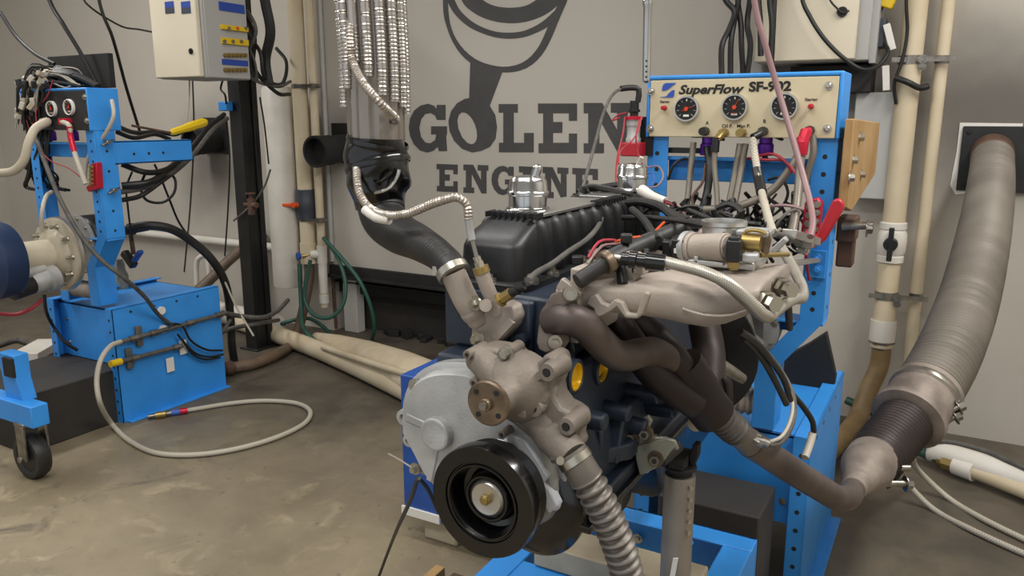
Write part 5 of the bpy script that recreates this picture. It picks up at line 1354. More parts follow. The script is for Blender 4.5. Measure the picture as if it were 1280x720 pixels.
# ---- thermostat housing
b = MB()
TY = 1.0
tp = [(589, 404), (595, 392), (612, 384), (628, 380), (640, 384), (645, 398), (640, 410), (628, 425), (606, 436), (592, 436), (588, 424)]
b.prism([at(px, py, y=TY) for px, py in tp], (0, .045, 0))
th = part(b, 'thermostat_housing', 'alu_dust', bevel=.005, seg=3)
b = MB()
n0, n1, n2 = at(566, 340, y=.985), at(584, 378, y=.995), at(600, 400, y=1.01)
b.tube([n0, at(575, 360, y=.99), n1, n2], .0195, n=28, step=.006).ball(n1.lerp(n2, .5), .0215, 20, 12)
b.tube([at(601, 338, y=.99), at(610, 362, y=.995), at(622, 392, y=1.005)], .0115, n=20, step=.006)
b.bar(at(618, 424, y=1.0), at(640, 400, y=1.0), .006, .012)
part(b, 'coolant_neck', 'alu_dust', th, angle=60)
for px, py in ((595, 379), (597, 424)): part(MB().cyl(at(px, py, y=.992), at(px, py, y=.98), .010, n=20).bolt(at(px, py, y=.978), (-.3, -1, 0), .0075, .009), 'bolt', 'bolt', th)
part(MB().cyl(at(609, 381, y=1.0), at(607, 382, y=.972), .0095, n=18), 'pin', 'alu_dust', th)
c0_, c1_ = at(602, 338, y=.99), at(598, 327, y=.988)
ds = (c1_ - c0_).normalized()
part(MB().cyl(c0_ - ds * .004, c0_ + ds * .006, .0125, n=18), 'brass_ring', 'brass', th)
part(MB().cyl(c0_ + ds * .006, c0_ + ds * .014, .008, n=6).cyl(c0_ + ds * .014, c0_ + ds * .022, .006, n=12), 'compression_fitting', 'bolt', th)
s0, s1, s2 = at(627, 374, y=.985), at(639, 366, y=.985), at(655, 357, y=.985)
part(MB().cyl(s0, s1, .0085, n=8).cyl(s0, s0.lerp(s1, -.2), .011, n=18), 'sensor_brass', 'brass', th)
part(MB().cyl(s1, s2, .0075, .006, n=14).cyl(s1.lerp(s2, .5), s1.lerp(s2, .6), .009, n=14), 'sensor_plug', 'black', th)
# ---- exhaust manifold and header pipes
b = MB()
fo = [(673, 438), (670, 428), (672, 410), (678, 385), (688, 368), (700, 362), (710, 366), (712, 376), (704, 386), (700, 405), (698, 420), (700, 430), (694, 440), (682, 442)]
b.prism([at(px, py, y=1.012) for px, py in fo], (.006, .024, 0))
hdr = part(b, 'header_flange', 'exh_l', bevel=.003)
for px, py in ((711, 367), (692, 428)): part(MB().cyl(at(px, py, y=1.012), at(px + 2, py, y=1.0), .0105, n=18).bolt(at(px + 2, py, y=1.0), (.5, -1, 0), .0075, .012, False), 'header_bolt', 'bolt', hdr)
def pipe(name, pts, r, m='exh', parent=None): return part(MB().tube(aty(pts), r, n=24, step=.006), name, m, parent or hdr, angle=60)
pipe('header_pipe', [(690, 400, 1.03), (708, 398, 1.02), (728, 405, 1.035), (750, 427, 1.075), (767, 442, 1.10), (784, 445, 1.13), (800, 441, 1.17), (818, 440, 1.21), (838, 452, 1.255), (856, 474, 1.29)], .0245)
pipe('header_pipe', [(798, 405, 1.28), (815, 420, 1.27), (835, 440, 1.26), (853, 465, 1.27), (868, 490, 1.29)], .027, 'exh_d')
pipe('header_pipe', [(770, 400, 1.22), (790, 430, 1.21), (815, 465, 1.22), (845, 490, 1.25), (868, 505, 1.28)], .026, 'exh_d')
pipe('header_pipe', [(880, 405, 1.45), (886, 440, 1.42), (885, 475, 1.36), (882, 500, 1.32)], .030, 'exh_d')
pipe('collector', [(850, 455, 1.28), (868, 482, 1.30), (882, 505, 1.32), (892, 518, 1.335)], .040, 'exh_d')
b = MB().prism([at(px, py, y=1.345) for px, py in ((858, 520), (862, 512), (880, 512), (903, 470), (910, 480), (911, 505), (905, 525), (885, 540), (868, 538))], (.006, .014, 0))
cf = part(b, 'collector_flange', 'exh_d', hdr, bevel=.003)
part(MB().bolt(at(869, 530, y=1.343), (0, -1, 0), .009, .008), 'flange_bolt', 'bolt', cf)
# ---- intake manifold
IN = [  # px, py_top, py_bot, yfront, depth, along the sweep from head to outer end
    (698, 355, 384, 1.045, .05), (722, 354, 388, 1.05, .06), (745, 353, 392, 1.06, .08), (775, 352, 397, 1.07, .12), (805, 351, 402, 1.08, .17), (830, 350, 407, 1.09, .20),
    (852, 350, 413, 1.10, .22), (878, 351, 418, 1.105, .23), (903, 352, 414, 1.11, .24), (925, 352, 405, 1.115, .24), (940, 353, 396, 1.12, .24), (949, 354, 388, 1.125, .24), (952, 358, 384, 1.13, .23)]
rings = []
for px, pt_, pb, yf, dp in IN:
    a, c = at(px, pt_, y=yf + .02), at(px, pb, y=yf)
    x = (a.x + c.x) / 2; zt_, zb_ = a.z, c.z
    hh = (zt_ - zb_) / 2; zc_ = (zt_ + zb_) / 2
    loop = []
    for k in range(24):
        t_ = 2 * PI * k / 24
        cs_, sn = math.cos(t_), math.sin(t_)
        e_ = .5
        yy = yf + dp / 2 - (dp / 2) * math.copysign(abs(cs_) ** e_, cs_)
        zz = zc_ + hh * math.copysign(abs(sn) ** .6, sn)
        loop.append((x, yy, zz))
    rings.append(loop)
im = part(MB().loft(rings), 'intake_manifold', 'alu_dust', angle=60)
# parting seam, mounting tabs and bridge lug on the runner
b = MB()
b.prism([at(px, py, y=1.052) for px, py in ((735, 372), (745, 368), (752, 378), (760, 382), (768, 374), (778, 378), (784, 392), (795, 393), (802, 372), (806, 364), (812, 368), (804, 393), (796, 399), (781, 398), (771, 384), (763, 390), (750, 397), (744, 398), (742, 386), (732, 380))], (0, .012, 0))
b.bar(at(700, 353, y=1.045), at(725, 372, y=1.045), .012, .02)
part(b, 'runner_web', 'alu_dust', im, bevel=.0025)
b = MB().box(at(785, 333, y=1.12), (.035, .03, .045)).box(at(800, 330, y=1.12), (.02, .03, .03))
part(b, 'rail_lug', 'alu_dust', im, bevel=.003)
part(MB().tube([at(853, 386, y=1.098), at(880, 394, y=1.098), at(915, 394, y=1.103), at(945, 384, y=1.11)], .0022, n=8), 'casting_seam', 'alu_dust', im)
part(MB().span((-.485, 1.04, 1.12), (-.47, 1.72, 1.235)), 'intake_flange', 'alu_dust', im, bevel=.003)
for k in range(4):
    yy = 1.30 + k * .13
    part(MB().tube([(-.475, yy, 1.19), (-.42, yy, 1.21), (-.36, yy, 1.18)], .026, n=20), 'runner', 'alu_dust', im)
c = at(962, 350, y=1.19)
for (px, py, yy) in ((954, 375, 1.14), (975, 358, 1.22)):
    c = at(px, py, y=yy)
    d_ = V((.7, -.7, 0)).normalized()
    q = MB().cyl(c - d_ * .03, c, .011, n=16).cyl(c, c + d_ * .003, .016, n=18).cyl(c + d_ * .006, c + d_ * .016, .015, n=6).cyl(c + d_ * .02, c + d_ * .032, .012, n=6)
    part(q, 'port_fitting', 'bolt', im)
# ---- throttle body
tbp = V((-.318, 1.27, 1.232))
q = MB().span((tbp.x - .055, tbp.y - .045, 1.218), (tbp.x + .06, tbp.y + .05, 1.234))
tbd = part(q, 'throttle_body', 'alu_m', bevel=.004)
bc = at(905, 281, y=tbp.y)
part(MB().lathe((bc.x, tbp.y, 1.23), (0, 0, 1), [(.037, 0), (.037, .02), (.034, .025), (.034, .052), (.0365, .054), (.0365, .060), (.034, .061), (.031, .061), (.030, .055), (.030, .01), (.001, .01)], n=44, close=False), 'bore', 'alu_m', tbd)
m0, m1 = at(869, 310, y=1.235), at(909, 309, y=1.215)
part(MB().cyl(m0, m1, .0225, n=28).cyl(m0.lerp(m1, -.12), m0, .0255, n=28).cyl(m1, m1.lerp(m0, -.05), .019, n=28), 'motor_housing', 'alu_dust', tbd, bevel=.002)
part(MB().cyl(m0.lerp(m1, -.12), m0.lerp(m1, -.28), .028, n=28), 'motor_flange', 'alu', tbd)
part(MB().cyl(m0.lerp(m1, -.28), m0.lerp(m1, -.62), .024, .022, n=16).box(m0.lerp(m1, -.78), (.026, .024, .026)).box(m0.lerp(m1, -.42) + V((0, -.012, 0)), (.022, .030, .034)), 'idle_motor', 'black', tbd, bevel=.002)
part(MB().box(m0.lerp(m1, -.47) + V((0, -.0275, 0)), (.006, .001, .008)), 'white_mark', 'text_w', tbd)
part(MB().box(at(885, 327, y=1.22), (.055, .03, .006)).box(at(873, 326, y=1.22), (.006, .03, .018)), 'bracket', 'alu', tbd, bevel=.001)
mp = at(918, 313, y=1.20)
part(MB().box(mp, (.022, .022, .034)).box(mp + V((0, 0, .017)), (.016, .02, .012)), 'map_sensor', 'black', tbd, bevel=.003)
part(MB().cyl(at(917, 334, y=1.20), at(917, 327, y=1.20), .0095, n=8).cyl(at(917, 337, y=1.20), at(917, 332, y=1.20), .007, n=12), 'brass_fitting', 'brass', tbd)
part(MB().box(at(938, 322, y=1.21), (.024, .02, .014)), 'linkage_block', 'alu', tbd, bevel=.003)
part(MB().box(at(944, 290, y=1.26), (.05, .05, .01)), 'linkage_plate', 'alu', tbd, bevel=.003)
l0 = at(940, 303, y=1.23); 
part(MB().cyl(l0 + V((-.014, .0, 0)), l0 + V((.014, 0, 0)), .014, n=20), 'return_spring', 'brass', tbd)
b = MB().tube([at(930, 318, y=1.225), at(927, 300, y=1.225), at(933, 289, y=1.225), at(947, 288, y=1.225), at(958, 292, y=1.225)], .003, n=8)
part(b, 'throttle_cam', 'brass', tbd)
part(MB().prism([at(px, py, y=1.24) for px, py in ((952, 292), (960, 288), (964, 300), (960, 318), (953, 322))], (0, .006, 0)), 'throttle_lever', 'hub', tbd, bevel=.001)
part(MB().cyl(at(950, 319, y=1.23), at(985, 318, y=1.32), .004, n=10), 'throttle_rod', 'brass', tbd)
part(MB().prism([at(px, py, y=1.34) for px, py in ((962, 312), (980, 296), (984, 302), (968, 318))], (0, .02, 0)), 'cable_bracket', 'alu', tbd, bevel=.002)
# ---- fuel rail and loom
r0, r1 = at(758, 328, y=1.07), at(848, 287, y=1.40)
rail = part(MB().tube([at(722, 352, y=1.03), at(740, 340, y=1.05), r0], .012, n=18), 'fuel_rail', 'rubber')
part(MB().tube([r0, at(790, 312, y=1.18), at(820, 299, y=1.3), r1], lambda s, t: .0155 + .0008 * math.sin(2 * PI * s / .006), n=18, step=.0015), 'loom_sleeve', 'rubber', rail)
d_ = (r0 - at(750, 333, y=1.06)).normalized()
part(MB().lathe(r0 - d_ * .006, d_, [(.0165, 0), (.0185, .002), (.0185, .012), (.0165, .014)], n=24), 'rail_ring', 'hub', rail)
for k, (px, py) in enumerate(((775, 330), (806, 312), (828, 300))):
    c = at(px, py, y=1.10 + k * .1)
    part(MB().cyl(c, c + V((.01, -.012, -.028)), .008, n=14).box(c + V((-.012, 0, .004)), (.02, .014, .014)), 'injector', 'black', rail, bevel=.001)
for pts, m in (([(735, 322, 1.09), (748, 303, 1.12), (765, 300, 1.16), (775, 303, 1.2)], 'redwire'), ([(738, 325, 1.09), (752, 308, 1.12), (770, 305, 1.16), (790, 300, 1.2)], 'pink'), ([(800, 300, 1.22), (815, 292, 1.28), (830, 278, 1.36)], 'orange'), ([(770, 302, 1.14), (785, 298, 1.18), (800, 296, 1.22)], 'orange')):
    part(MB().tube(aty(pts), .0024, n=7), 'loom_wire', m, rail)
for px, py in ((742, 318), (757, 312), (783, 298), (722, 325)):
    part(MB().box(at(px, py, y=1.14), (.018, .02, .014), rotz(.4)), 'loom_clip', 'black', rail, bevel=.002)
part(MB().bar(at(735, 330, y=1.08), at(748, 312, y=1.12), .006, .005), 'dipstick', 'bolt', rail)
# ---- bellhousing adapter and flexplate behind the block
ac = V((-.57, YR, .93))
out = []
for k in range(72):
    a = 2 * PI * k / 72
    r = .205 + (.022 if (k % 6) in (0, 1) else 0)
    out.append(ac + V((r * math.cos(a), 0, r * math.sin(a) * 1.0)))
adp = part(MB().prism(out, (0, .028, 0)), 'bell_adapter', 'steel', bevel=.003)
for k in range(12):
    a = 2 * PI * (k * 6 + .5) / 72
    c = ac + V((.212 * math.cos(a), -.0005, .212 * math.sin(a)))
    part(MB().cyl(c, c + V((0, -.0012, 0)), .009, n=14), 'adapter_hole', 'blackmatte', adp)
part(MB().lathe(ac + V((0, .028, 0)), (0, 1, 0), [(.20, 0), (.20, .10), (.17, .25), (.12, .36), (.12, .40)], n=44), 'bellhousing', 'blackmatte')
part(MB().cyl(ac + V((.06, -.01, -.02)), ac + V((.06, -.001, -.02)), .16, n=40), 'flexplate', 'blackmatte')
part(MB().tube(aty([(895, 455, 1.6), (910, 463, 1.62), (928, 474, 1.65)]), lambda s, t: .018 - .006 * t, n=14), 'mount_arm', 'steel')
# ---- engine mount bracket
mb_ = thing('mount_bracket', 'olive steel mount bracket bolted between block and stand post', 'bracket', at(815, 590, y=1.25))
b = MB()
ZQ = lambda q, yy: [at(760 + x / 2.572, 440 + y / 2.572, y=yy) for x, y in q]
b.prism(ZQ([(62, 270), (90, 225), (128, 203), (142, 222), (124, 258), (150, 275), (112, 300), (88, 308)], 1.185), (0, .007, 0))
b.prism(ZQ([(88, 305), (105, 298), (150, 286), (186, 278), (214, 284), (221, 300), (200, 322), (178, 352), (152, 376), (101, 396), (88, 345)], 1.18), (0, .007, 0))
b.prism(ZQ([(88, 305), (101, 396), (130, 390), (120, 300)], 1.187), (0, .06, 0))
b.build('bracket_plate', 'olive', mb_, bevel=.002)
for px, py in ((788, 547), (806, 542), (819, 574)):
    c = at(px, py, y=1.176)
    bo = MB().cyl(c + V((0, .006, 0)), c + V((0, -.001, 0)), .0135, n=20).build('bolt', 'hub', mb_)
    MB().cyl(c, c + V((.002, -.011, .001)), .0085, n=6).build('bolt_head', 'steel', bo)
    MB().cyl(c + V((.002, -.011, .001)), c + V((.0022, -.0118, .0011)), .0045, n=12).build('bolt_socket', 'blackmatte', bo)
MB().tube(aty([(800, 556, 1.19), (822, 548, 1.20), (840, 551, 1.21), (846, 560, 1.22)]), .004, n=12).build('bracket_rib', 'olive', mb_)
MB().cyl(at(824, 575, y=1.22), at(846, 556, y=1.26), .014, n=14).build('mount_bush', 'rubber', mb_)
# ================================================================== stand, cart, exhaust, hoses round the engine
sp_ = thing('stand_post', 'bare steel tube post carrying the engine mount', 'post', at(850, 720, y=1.32))
pt0 = at(850, 592, y=1.32); px_ = pt0.x
MB().lathe((px_, 1.32, .50), (0, 0, 1), [(.0285, 0), (.0285, pt0.z - .505), (.0275, pt0.z - .5)], n=32).build('tube', 'post', sp_)
MB().lathe((px_, 1.32, pt0.z), (0, 0, 1), [(.021, -.01), (.021, .01), (.03, .012), (.03, .018), (.02, .02)], n=24).box((px_, 1.32, pt0.z + .03), (.03, .06, .02)).prism([at(864, 590, y=1.32), at(872, 572, y=1.32), at(873, 556, y=1.32), at(866, 555, y=1.32), at(861, 572, y=1.32)], (0, .02, 0)).build('saddle', 'blackmatte', sp_, bevel=.002)
MB().bolt((px_ + .0, 1.31, pt0.z + .025), (0, -.6, 1), .011, .01).build('bolt', 'bolt', sp_)
for k in range(5):
    z = pt0.z - .015 - k * .022
    MB().cyl((px_ + .024, 1.303, z), (px_ + .0285, 1.3, z), .004, n=10).build('rivet', 'bolt', sp_)
MB().prism([at(838, 720, y=1.29), at(842, 697, y=1.29), at(848, 697, y=1.29), at(844, 720, y=1.29)], (0, -.004, 0)).build('paper_tag', 'white', sp_)
ca_ = thing('engine_cart', 'blue steel engine cart frame below the engine', 'cart', (-.53, 1.4, 0))
CZ = .50
XA, XB = -.745, -.315
MB().span((XA - .09, 1.715, CZ - .1), (XB, 1.725, CZ)).span((XA - .09, 1.66, CZ - .006), (XB, 1.725, CZ)).build('rear_rail', 'blue', ca_, bevel=.003)
for x0, x1, nm in ((XA - .065, XA, 0), (XB - .065, XB, 0)):
    MB().span((x0, .75, CZ - .1), (x0 + .008, 1.714, CZ - .001)).span((x0 + .001, .75, CZ - .006), (x1 - .001, 1.659, CZ - .0005)).span((x1 - .008, .75, CZ - .1), (x1 - .0005, 1.714, CZ - .001)).build('side_rail', 'blue', ca_, bevel=.003)
MB().span((XB - .165, .9, CZ - .09), (XB - .155, 1.66, CZ - .01)).span((XB - .165, .9, CZ - .015), (XB - .13, 1.66, CZ - .01)).build('inner_rail', 'blue', ca_, bevel=.003)
MB().span((XA, 1.26, CZ - .06), (XB, 1.38, CZ)).build('cross_rail', 'blue', ca_, bevel=.003)
for x in (XA - .03, XB - .03):
    for y in (.85, 1.68):
        MB().span((x - .025, y - .025, .09), (x + .025, y + .025, CZ - .1)).build('leg', 'blue_d', ca_, bevel=.003)
        MB().lathe((x - .02, y, .05), (1, 0, 0), [(.03, 0), (.05, .002), (.05, .038), (.03, .04)], n=24).build('caster_wheel', 'rubber', ca_)
        MB().span((x - .03, y - .02, .05), (x - .022, y + .02, .1)).span((x + .022, y - .02, .05), (x + .03, y + .02, .1)).build('caster_fork', 'steel', ca_)
for k, (px, py) in enumerate(((797, 673), (660, 712))):
    MB().bolt(at(px, py, y=1.7), (0, -1, 0), .008, .008).build('bolt', 'bolt', ca_)
tm = MB()
A, B = at(688, 672, z=.54), at(840, 708, z=.54)
solo(MB().span((-.715, 1.37, .502), (-.36, 1.465, .556)), 'timber', 'dusty timber baulk lying across the cart rails behind ribbed hose', 'timber', 'timber', bevel=.004)
solo(MB().span((-.43, 1.20, .502), (-.35, 1.26, .545)), 'timber', 'short timber offcut beside the steel post on the cart', 'timber', 'timber', bevel=.006)
solo(MB().span((-.66, 1.05, 0), (-.58, 1.11, .46)), 'timber', 'upright pale timber prop under the timber baulk', 'timber', 'timber', bevel=.004)
solo(MB().span((-.98, 1.32, 0), (-.955, 1.38, .42)), 'timber', 'thin upright wooden strip left under the pulley', 'timber', 'wood', bevel=.002)
solo(MB().span((-.945, 1.32, 0), (-.87, 1.40, .40)), 'timber', 'dark upright post left under the pulley', 'post', 'rust', bevel=.004)
solo(MB().span((-.64, 1.98, 0), (-.36, 2.19, .42)), 'plinth', 'dark block on the floor between cart and right rig', 'block', 'plinth', bevel=.006)
fr_ = MB().lathe((-.35, 2.36, .45), (0, -1, 0), [(.03, 0), (.03, .03), (.012, .035)], n=20)
# blue equipment box with pale foot behind the timing cover
bx = thing('equipment_box', 'dark blue steel box with white tape left of the engine', 'box', (-1.3, 2.2, 0))
ba = at(500, 468, y=2.03); bb = at(500, 640, y=2.03)
MB().span((ba.x, 2.03, bb.z), (ba.x + .62, 2.32, ba.z)).build('body', 'blue_d', bx, bevel=.004)
p, q_ = at(503, 631, y=2.028), at(548, 646, y=2.028)
MB().span((p.x, 2.022, p.z - .03), (p.x + .16, 2.03, p.z)).build('tape_strip', 'white', bx)
for fx in (.06, .45): MB().span((ba.x + fx, 2.06, 0), (ba.x + fx + .14, 2.16, bb.z)).build('foot', 'timber', bx, bevel=.01)
hose('cable', 'thin black cable hanging from the timing cover to the floor', 'cable', [at(522, 598, y=.95), at(515, 620, y=1.0), at(497, 660, y=1.2), at(485, 690, y=1.4), at(470, 730, y=1.5)], .004, 'wire', n=8)
hose('cable', 'short black cable from timing cover bolt toward the pulley', 'cable', [at(524, 598, y=.95), at(535, 612, y=.98), at(548, 640, y=1.02)], .0035, 'wire', n=8)
hose('wire', 'thin bare wire sticking out left of the timing cover', 'wire', [at(485, 567, y=.94), at(500, 575, y=.95), at(514, 584, y=.955)], .0014, 'whitewire', n=6)
# exhaust down pipe
ex = thing('exhaust_pipe', 'brown exhaust pipe with bellows running from collector to grey duct', 'pipe', at(985, 580, y=1.55))
q0, q1, q2 = at(897, 519, y=1.36), at(921, 540, y=1.40), at(945, 560, y=1.45)
MB().tube([q0, q1], lambda s, t: .0255 + .004 * math.sin(2 * PI * s / .0125), n=32, step=.0018).build('bellows', 'ribhose', ex)
MB().tube([q1, q2], lambda s, t: .025 if t < .5 else .0265, n=28, step=.005).build('bellows_sleeve', 'ribhose', ex)
MB().tube([q2 - (q2 - q1) * .3, at(985, 585, y=1.53), at(1025, 610, y=1.64), at(1046, 622, y=1.72), at(1060, 622, y=1.79), at(1066, 612, y=1.87)], .0275, n=28, step=.006).build('pipe_run', 'exh', ex)
r0, r1, r2 = at(1064, 615, y=1.86), at(1078, 594, y=1.97), at(1090, 575, y=2.07)
MB().tube([r0, r1, r2], lambda s, t: .0285 + .0 * t if t < .25 else (.034 if t < .3 else .033 + .03 * min(1, (t - .3) / .45)), n=32, step=.006).build('reducer', 'exh_l', ex)
os_ = at(948, 553, y=1.42)
MB().cyl(at(940, 553, y=1.42), at(946, 546, y=1.415), .013, n=6).cyl(at(944, 551, y=1.418), at(954, 554, y=1.42), .011, n=16).cyl(at(953, 552, y=1.42), at(962, 556, y=1.42), .008, n=12).build('oxygen_sensor', 'steel', ex)
for pts, r, m, lab in [
    ([(960, 556, 1.42), (972, 555, 1.44), (986, 540, 1.5), (993, 515, 1.55), (990, 490, 1.58), (975, 462, 1.6), (955, 437, 1.55), (932, 418, 1.45)], .0052, 'greyhose', 'grey sensor cable looping up from exhaust pipe to manifold'),
    ([(958, 553, 1.42), (974, 548, 1.44), (988, 525, 1.5), (990, 500, 1.55), (978, 470, 1.58), (955, 445, 1.54), (930, 425, 1.45)], .0036, 'whitewire', 'pale sensor wire looping beside the grey sensor cable'),
    ([(990, 492, 1.6), (1005, 510, 1.62), (1016, 528, 1.64), (1017, 542, 1.65)], .006, 'wire', 'black cable ending in a pale sleeve near blue box'),
    ([(1016, 541, 1.65), (1012, 556, 1.63), (1006, 572, 1.6)], .008, 'whitewire', 'pale sleeve on the black cable near blue box')]:
    hose('cable', lab, 'cable', aty(pts), r, m, n=10)
# lower coolant hose: ribbed, clamped on the pump outlet
lh = thing('radiator_hose', 'grey ribbed radiator hose hanging from the water pump', 'hose', at(790, 740, y=.97))
lp = aty([(713, 566, .93), (722, 580, .93), (738, 606, .935), (754, 636, .945), (768, 668, .955), (779, 700, .965), (787, 735, .975), (792, 775, .985)])
MB().tube(lp, lambda s, t: .0235 if s < .042 else .0215 + .0032 * (1 - abs(math.sin(PI * (s - .042) / .0145)) ** 2.2 * 2), n=32, step=.0016).build('ribbed_tube', 'ribhose', lh)
d_ = (lp[1] - lp[0]).normalized()
MB().lathe(lp[0] + d_ * .004, d_, [(.0237, 0), (.0255, .001), (.0255, .012), (.0237, .013)], n=32).cyl(lp[0] + d_ * .008 + V((-.024, -.012, -.004)), lp[0] + d_ * .008 + V((-.006, -.03, .006)), .006, n=10).build('hose_clamp', 'bolt', lh)
# upper coolant hose: silver duct from the ceiling, black taped joint, black elbow
uh = thing('coolant_hose', 'silver sleeved hose from the ceiling with black rubber elbow', 'hose', at(470, 200, y=1.1))
HY = 1.08
u0 = at(463, -8, y=HY); ut = V((u0.x - .01, HY, 3.4))
sl = [ut, u0 + V((0, 0, .3)), u0, at(468, 80, y=HY), at(470, 150, y=HY), at(471, 176, y=HY)]
MB().tube(sl, .0475, n=72, step=.02, rf=lambda s, t, a: .0013 * math.sin(18 * a)).build('sleeve', 'sleeve', uh)
for k in range(8):
    a = .69 + (-1.5 + k * .43)
    off = V((math.sin(a) * .0505, -math.cos(a) * .0505, 0))
    pts = [p + off for p in sl[1:5]]
    end = pts[-1] + V((0, 0, (.02, .05, .10, .07, .04, .03, .02, .01)[k]))
    pts[-1] = end
    MB().tube(pts, lambda s, t: .0085 + .0006 * math.sin(2 * PI * s / .006), n=10, step=.0022).build('spiral_rib', 'silver', uh)
jt = aty([(471, 172, HY), (471, 190, HY), (472, 215, HY), (473, 240, HY), (476, 258, HY)])
MB().tube(jt, lambda s, t: .0505 + .004 * math.sin(PI * t) - .008 * max(0, t - .7) / .3, n=48, step=.004, rf=lambda s, t, a: .0022 * math.sin(3 * a + s * 45) + .002 * math.sin(s * 130 + 2.5 * math.sin(2 * a))).build('taped_joint', 'blackgloss', uh)
for k, (py, w_) in enumerate(((178, .052), (205, .0565))):
    c = at(472, py, y=HY); tl = V((.25 * (-1) ** k, 0, 1)).normalized()
    MB().lathe(c, tl, [(w_, -.006), (w_ + .002, 0), (w_, .006)], n=28, close=False).build('tape_wrap', 'label_d' if k == 3 else 'blackgloss', uh)
for zz in ([(446, 226), (455, 236), (466, 241), (478, 239), (488, 234), (497, 220), (499, 212)], [(450, 214), (462, 224), (478, 226), (490, 216)]):
    MB().tube([at(px, py, y=HY - .052 + .035 * abs(px - 474) / 27) for px, py in zz], .003, n=8).build('silver_tape', 'alu_m' if zz[0][1] == 226 else 'blackgloss', uh)
el = aty([(475, 250, HY), (480, 272, HY - .01), (497, 290, HY - .03), (525, 304, HY - .06), (550, 320, HY - .08), (563, 334, HY - .092), (568, 343, HY - .095)])
MB().tube(el, lambda s, t: .042 - .018 * min(1, t * 1.2) + .0003 * math.sin(2 * PI * s / .006), n=32, step=.002).build('rubber_elbow', 'rubber', uh)
cn = (el[-1] - el[-2]).normalized()
MB().lathe(el[-1] - cn * .012, cn, [(.0245, 0), (.0265, .001), (.0265, .012), (.0245, .013)], n=32).box(el[-1] + V((-.022, -.012, .006)), (.012, .012, .014)).build('hose_clamp', 'bolt', uh)
# armoured probe conduit
ac_ = thing('armoured_conduit', 'silver armoured conduit winding round the hose to the thermostat', 'conduit', at(520, 265, y=1.0))
AY = 1.02
ap = aty([(443, -8, AY + .05), (438, 40, AY), (441, 75, AY), (455, 105, AY - .02), (475, 128, AY - .02), (493, 147, AY + .03), (490, 152, AY + .12)])
AR = lambda s, t: .0064 + .0009 * math.sin(2 * PI * s / .0052)
MB().tube([V((ap[0].x, ap[0].y, 3.4))] + ap, AR, n=12, step=.0016).build('conduit', 'armour', ac_)
ap2 = aty([(448, 190, AY + .08), (446, 215, AY), (449, 240, AY - .02), (462, 260, AY - .03), (485, 269, AY - .04), (510, 267, AY - .04), (535, 257, AY - .04), (555, 250, AY - .04), (572, 247, AY - .035), (583, 255, AY - .03), (586, 275, AY - .03)])
MB().tube(ap2, AR, n=12, step=.0016).build('conduit', 'armour', ac_)
MB().tube(aty([(586, 272, .99), (588, 290, .99), (590, 300, .99)]), .0062, n=14).build('probe_sleeve', 'alu', ac_)
MB().tube(aty([(589, 296, .99), (594, 315, .988), (598, 328, .988)]), .0035, n=10).build('probe', 'steel', ac_)
MB().tube(aty([(456, 262, AY - .035), (470, 272, AY - .04), (487, 275, AY - .04)]), .0075, n=14).build('tape_end', 'pvc_w', ac_)
# braided fuel hose with black fitting
fhz = hose('fuel_hose', 'pale braided fuel hose with black end curving over the manifold', 'hose', aty([(830, 327, 1.09), (850, 332, 1.09), (880, 340, 1.08), (910, 354, 1.08), (935, 374, 1.09), (952, 391, 1.10), (962, 396, 1.12), (967, 390, 1.15)]), .0085, 'braid', n=14)
f0 = thing('hose_end', 'black anodised hose end on the fuel rail', 'fitting', at(805, 325, y=1.09))
a_, b_ = at(776, 323, y=1.08), at(832, 329, y=1.09)
dd = (b_ - a_).normalized(); L_ = (b_ - a_).length
MB().lathe(a_, dd, [(.006, 0), (.010, .002), (.010, L_ * .18), (.013, L_ * .2), (.013, L_ * .36), (.0105, L_ * .38), (.0105, L_ * .55), (.0135, L_ * .57), (.0125, L_)], n=10).build('nut', 'blackgloss', f0)
MB().cyl(a_ - dd * .014, a_, .006, n=12).build('nipple', 'bolt', f0)
hose('fuel_hose', 'grey braided hose running beside the pale fuel hose', 'hose', aty([(866, 332, 1.12), (890, 345, 1.11), (915, 362, 1.10), (938, 384, 1.10), (955, 398, 1.11), (966, 394, 1.14), (965, 383, 1.18)]), .0065, 'braid_d', n=12)
hose('fuel_hose', 'pale braided hose bent in an elbow right of the manifold', 'hose', aty([(966, 392, 1.17), (978, 382, 1.2), (992, 374, 1.26), (1003, 372, 1.32), (1003, 360, 1.36), (995, 342, 1.42), (986, 325, 1.48), (977, 310, 1.52)]), .009, 'braid', n=14)
hose('hose', 'black hose coiled at the right end of manifold', 'hose', aty([(985, 378, 1.25), (986, 395, 1.3), (987, 410, 1.35), (982, 372, 1.22)][:3]), .006, 'rubber')
for pts, lab in (([(925, 414, 1.25), (945, 428, 1.3), (965, 452, 1.38), (980, 475, 1.45), (988, 500, 1.5)], 'black braided cable falling from manifold underside outer'), ([(930, 422, 1.3), (950, 444, 1.36), (970, 478, 1.42), (983, 505, 1.46)], 'black braided cable falling from manifold underside inner')):
    hose('cable', lab, 'cable', aty(pts), .006, 'rubber', n=10)
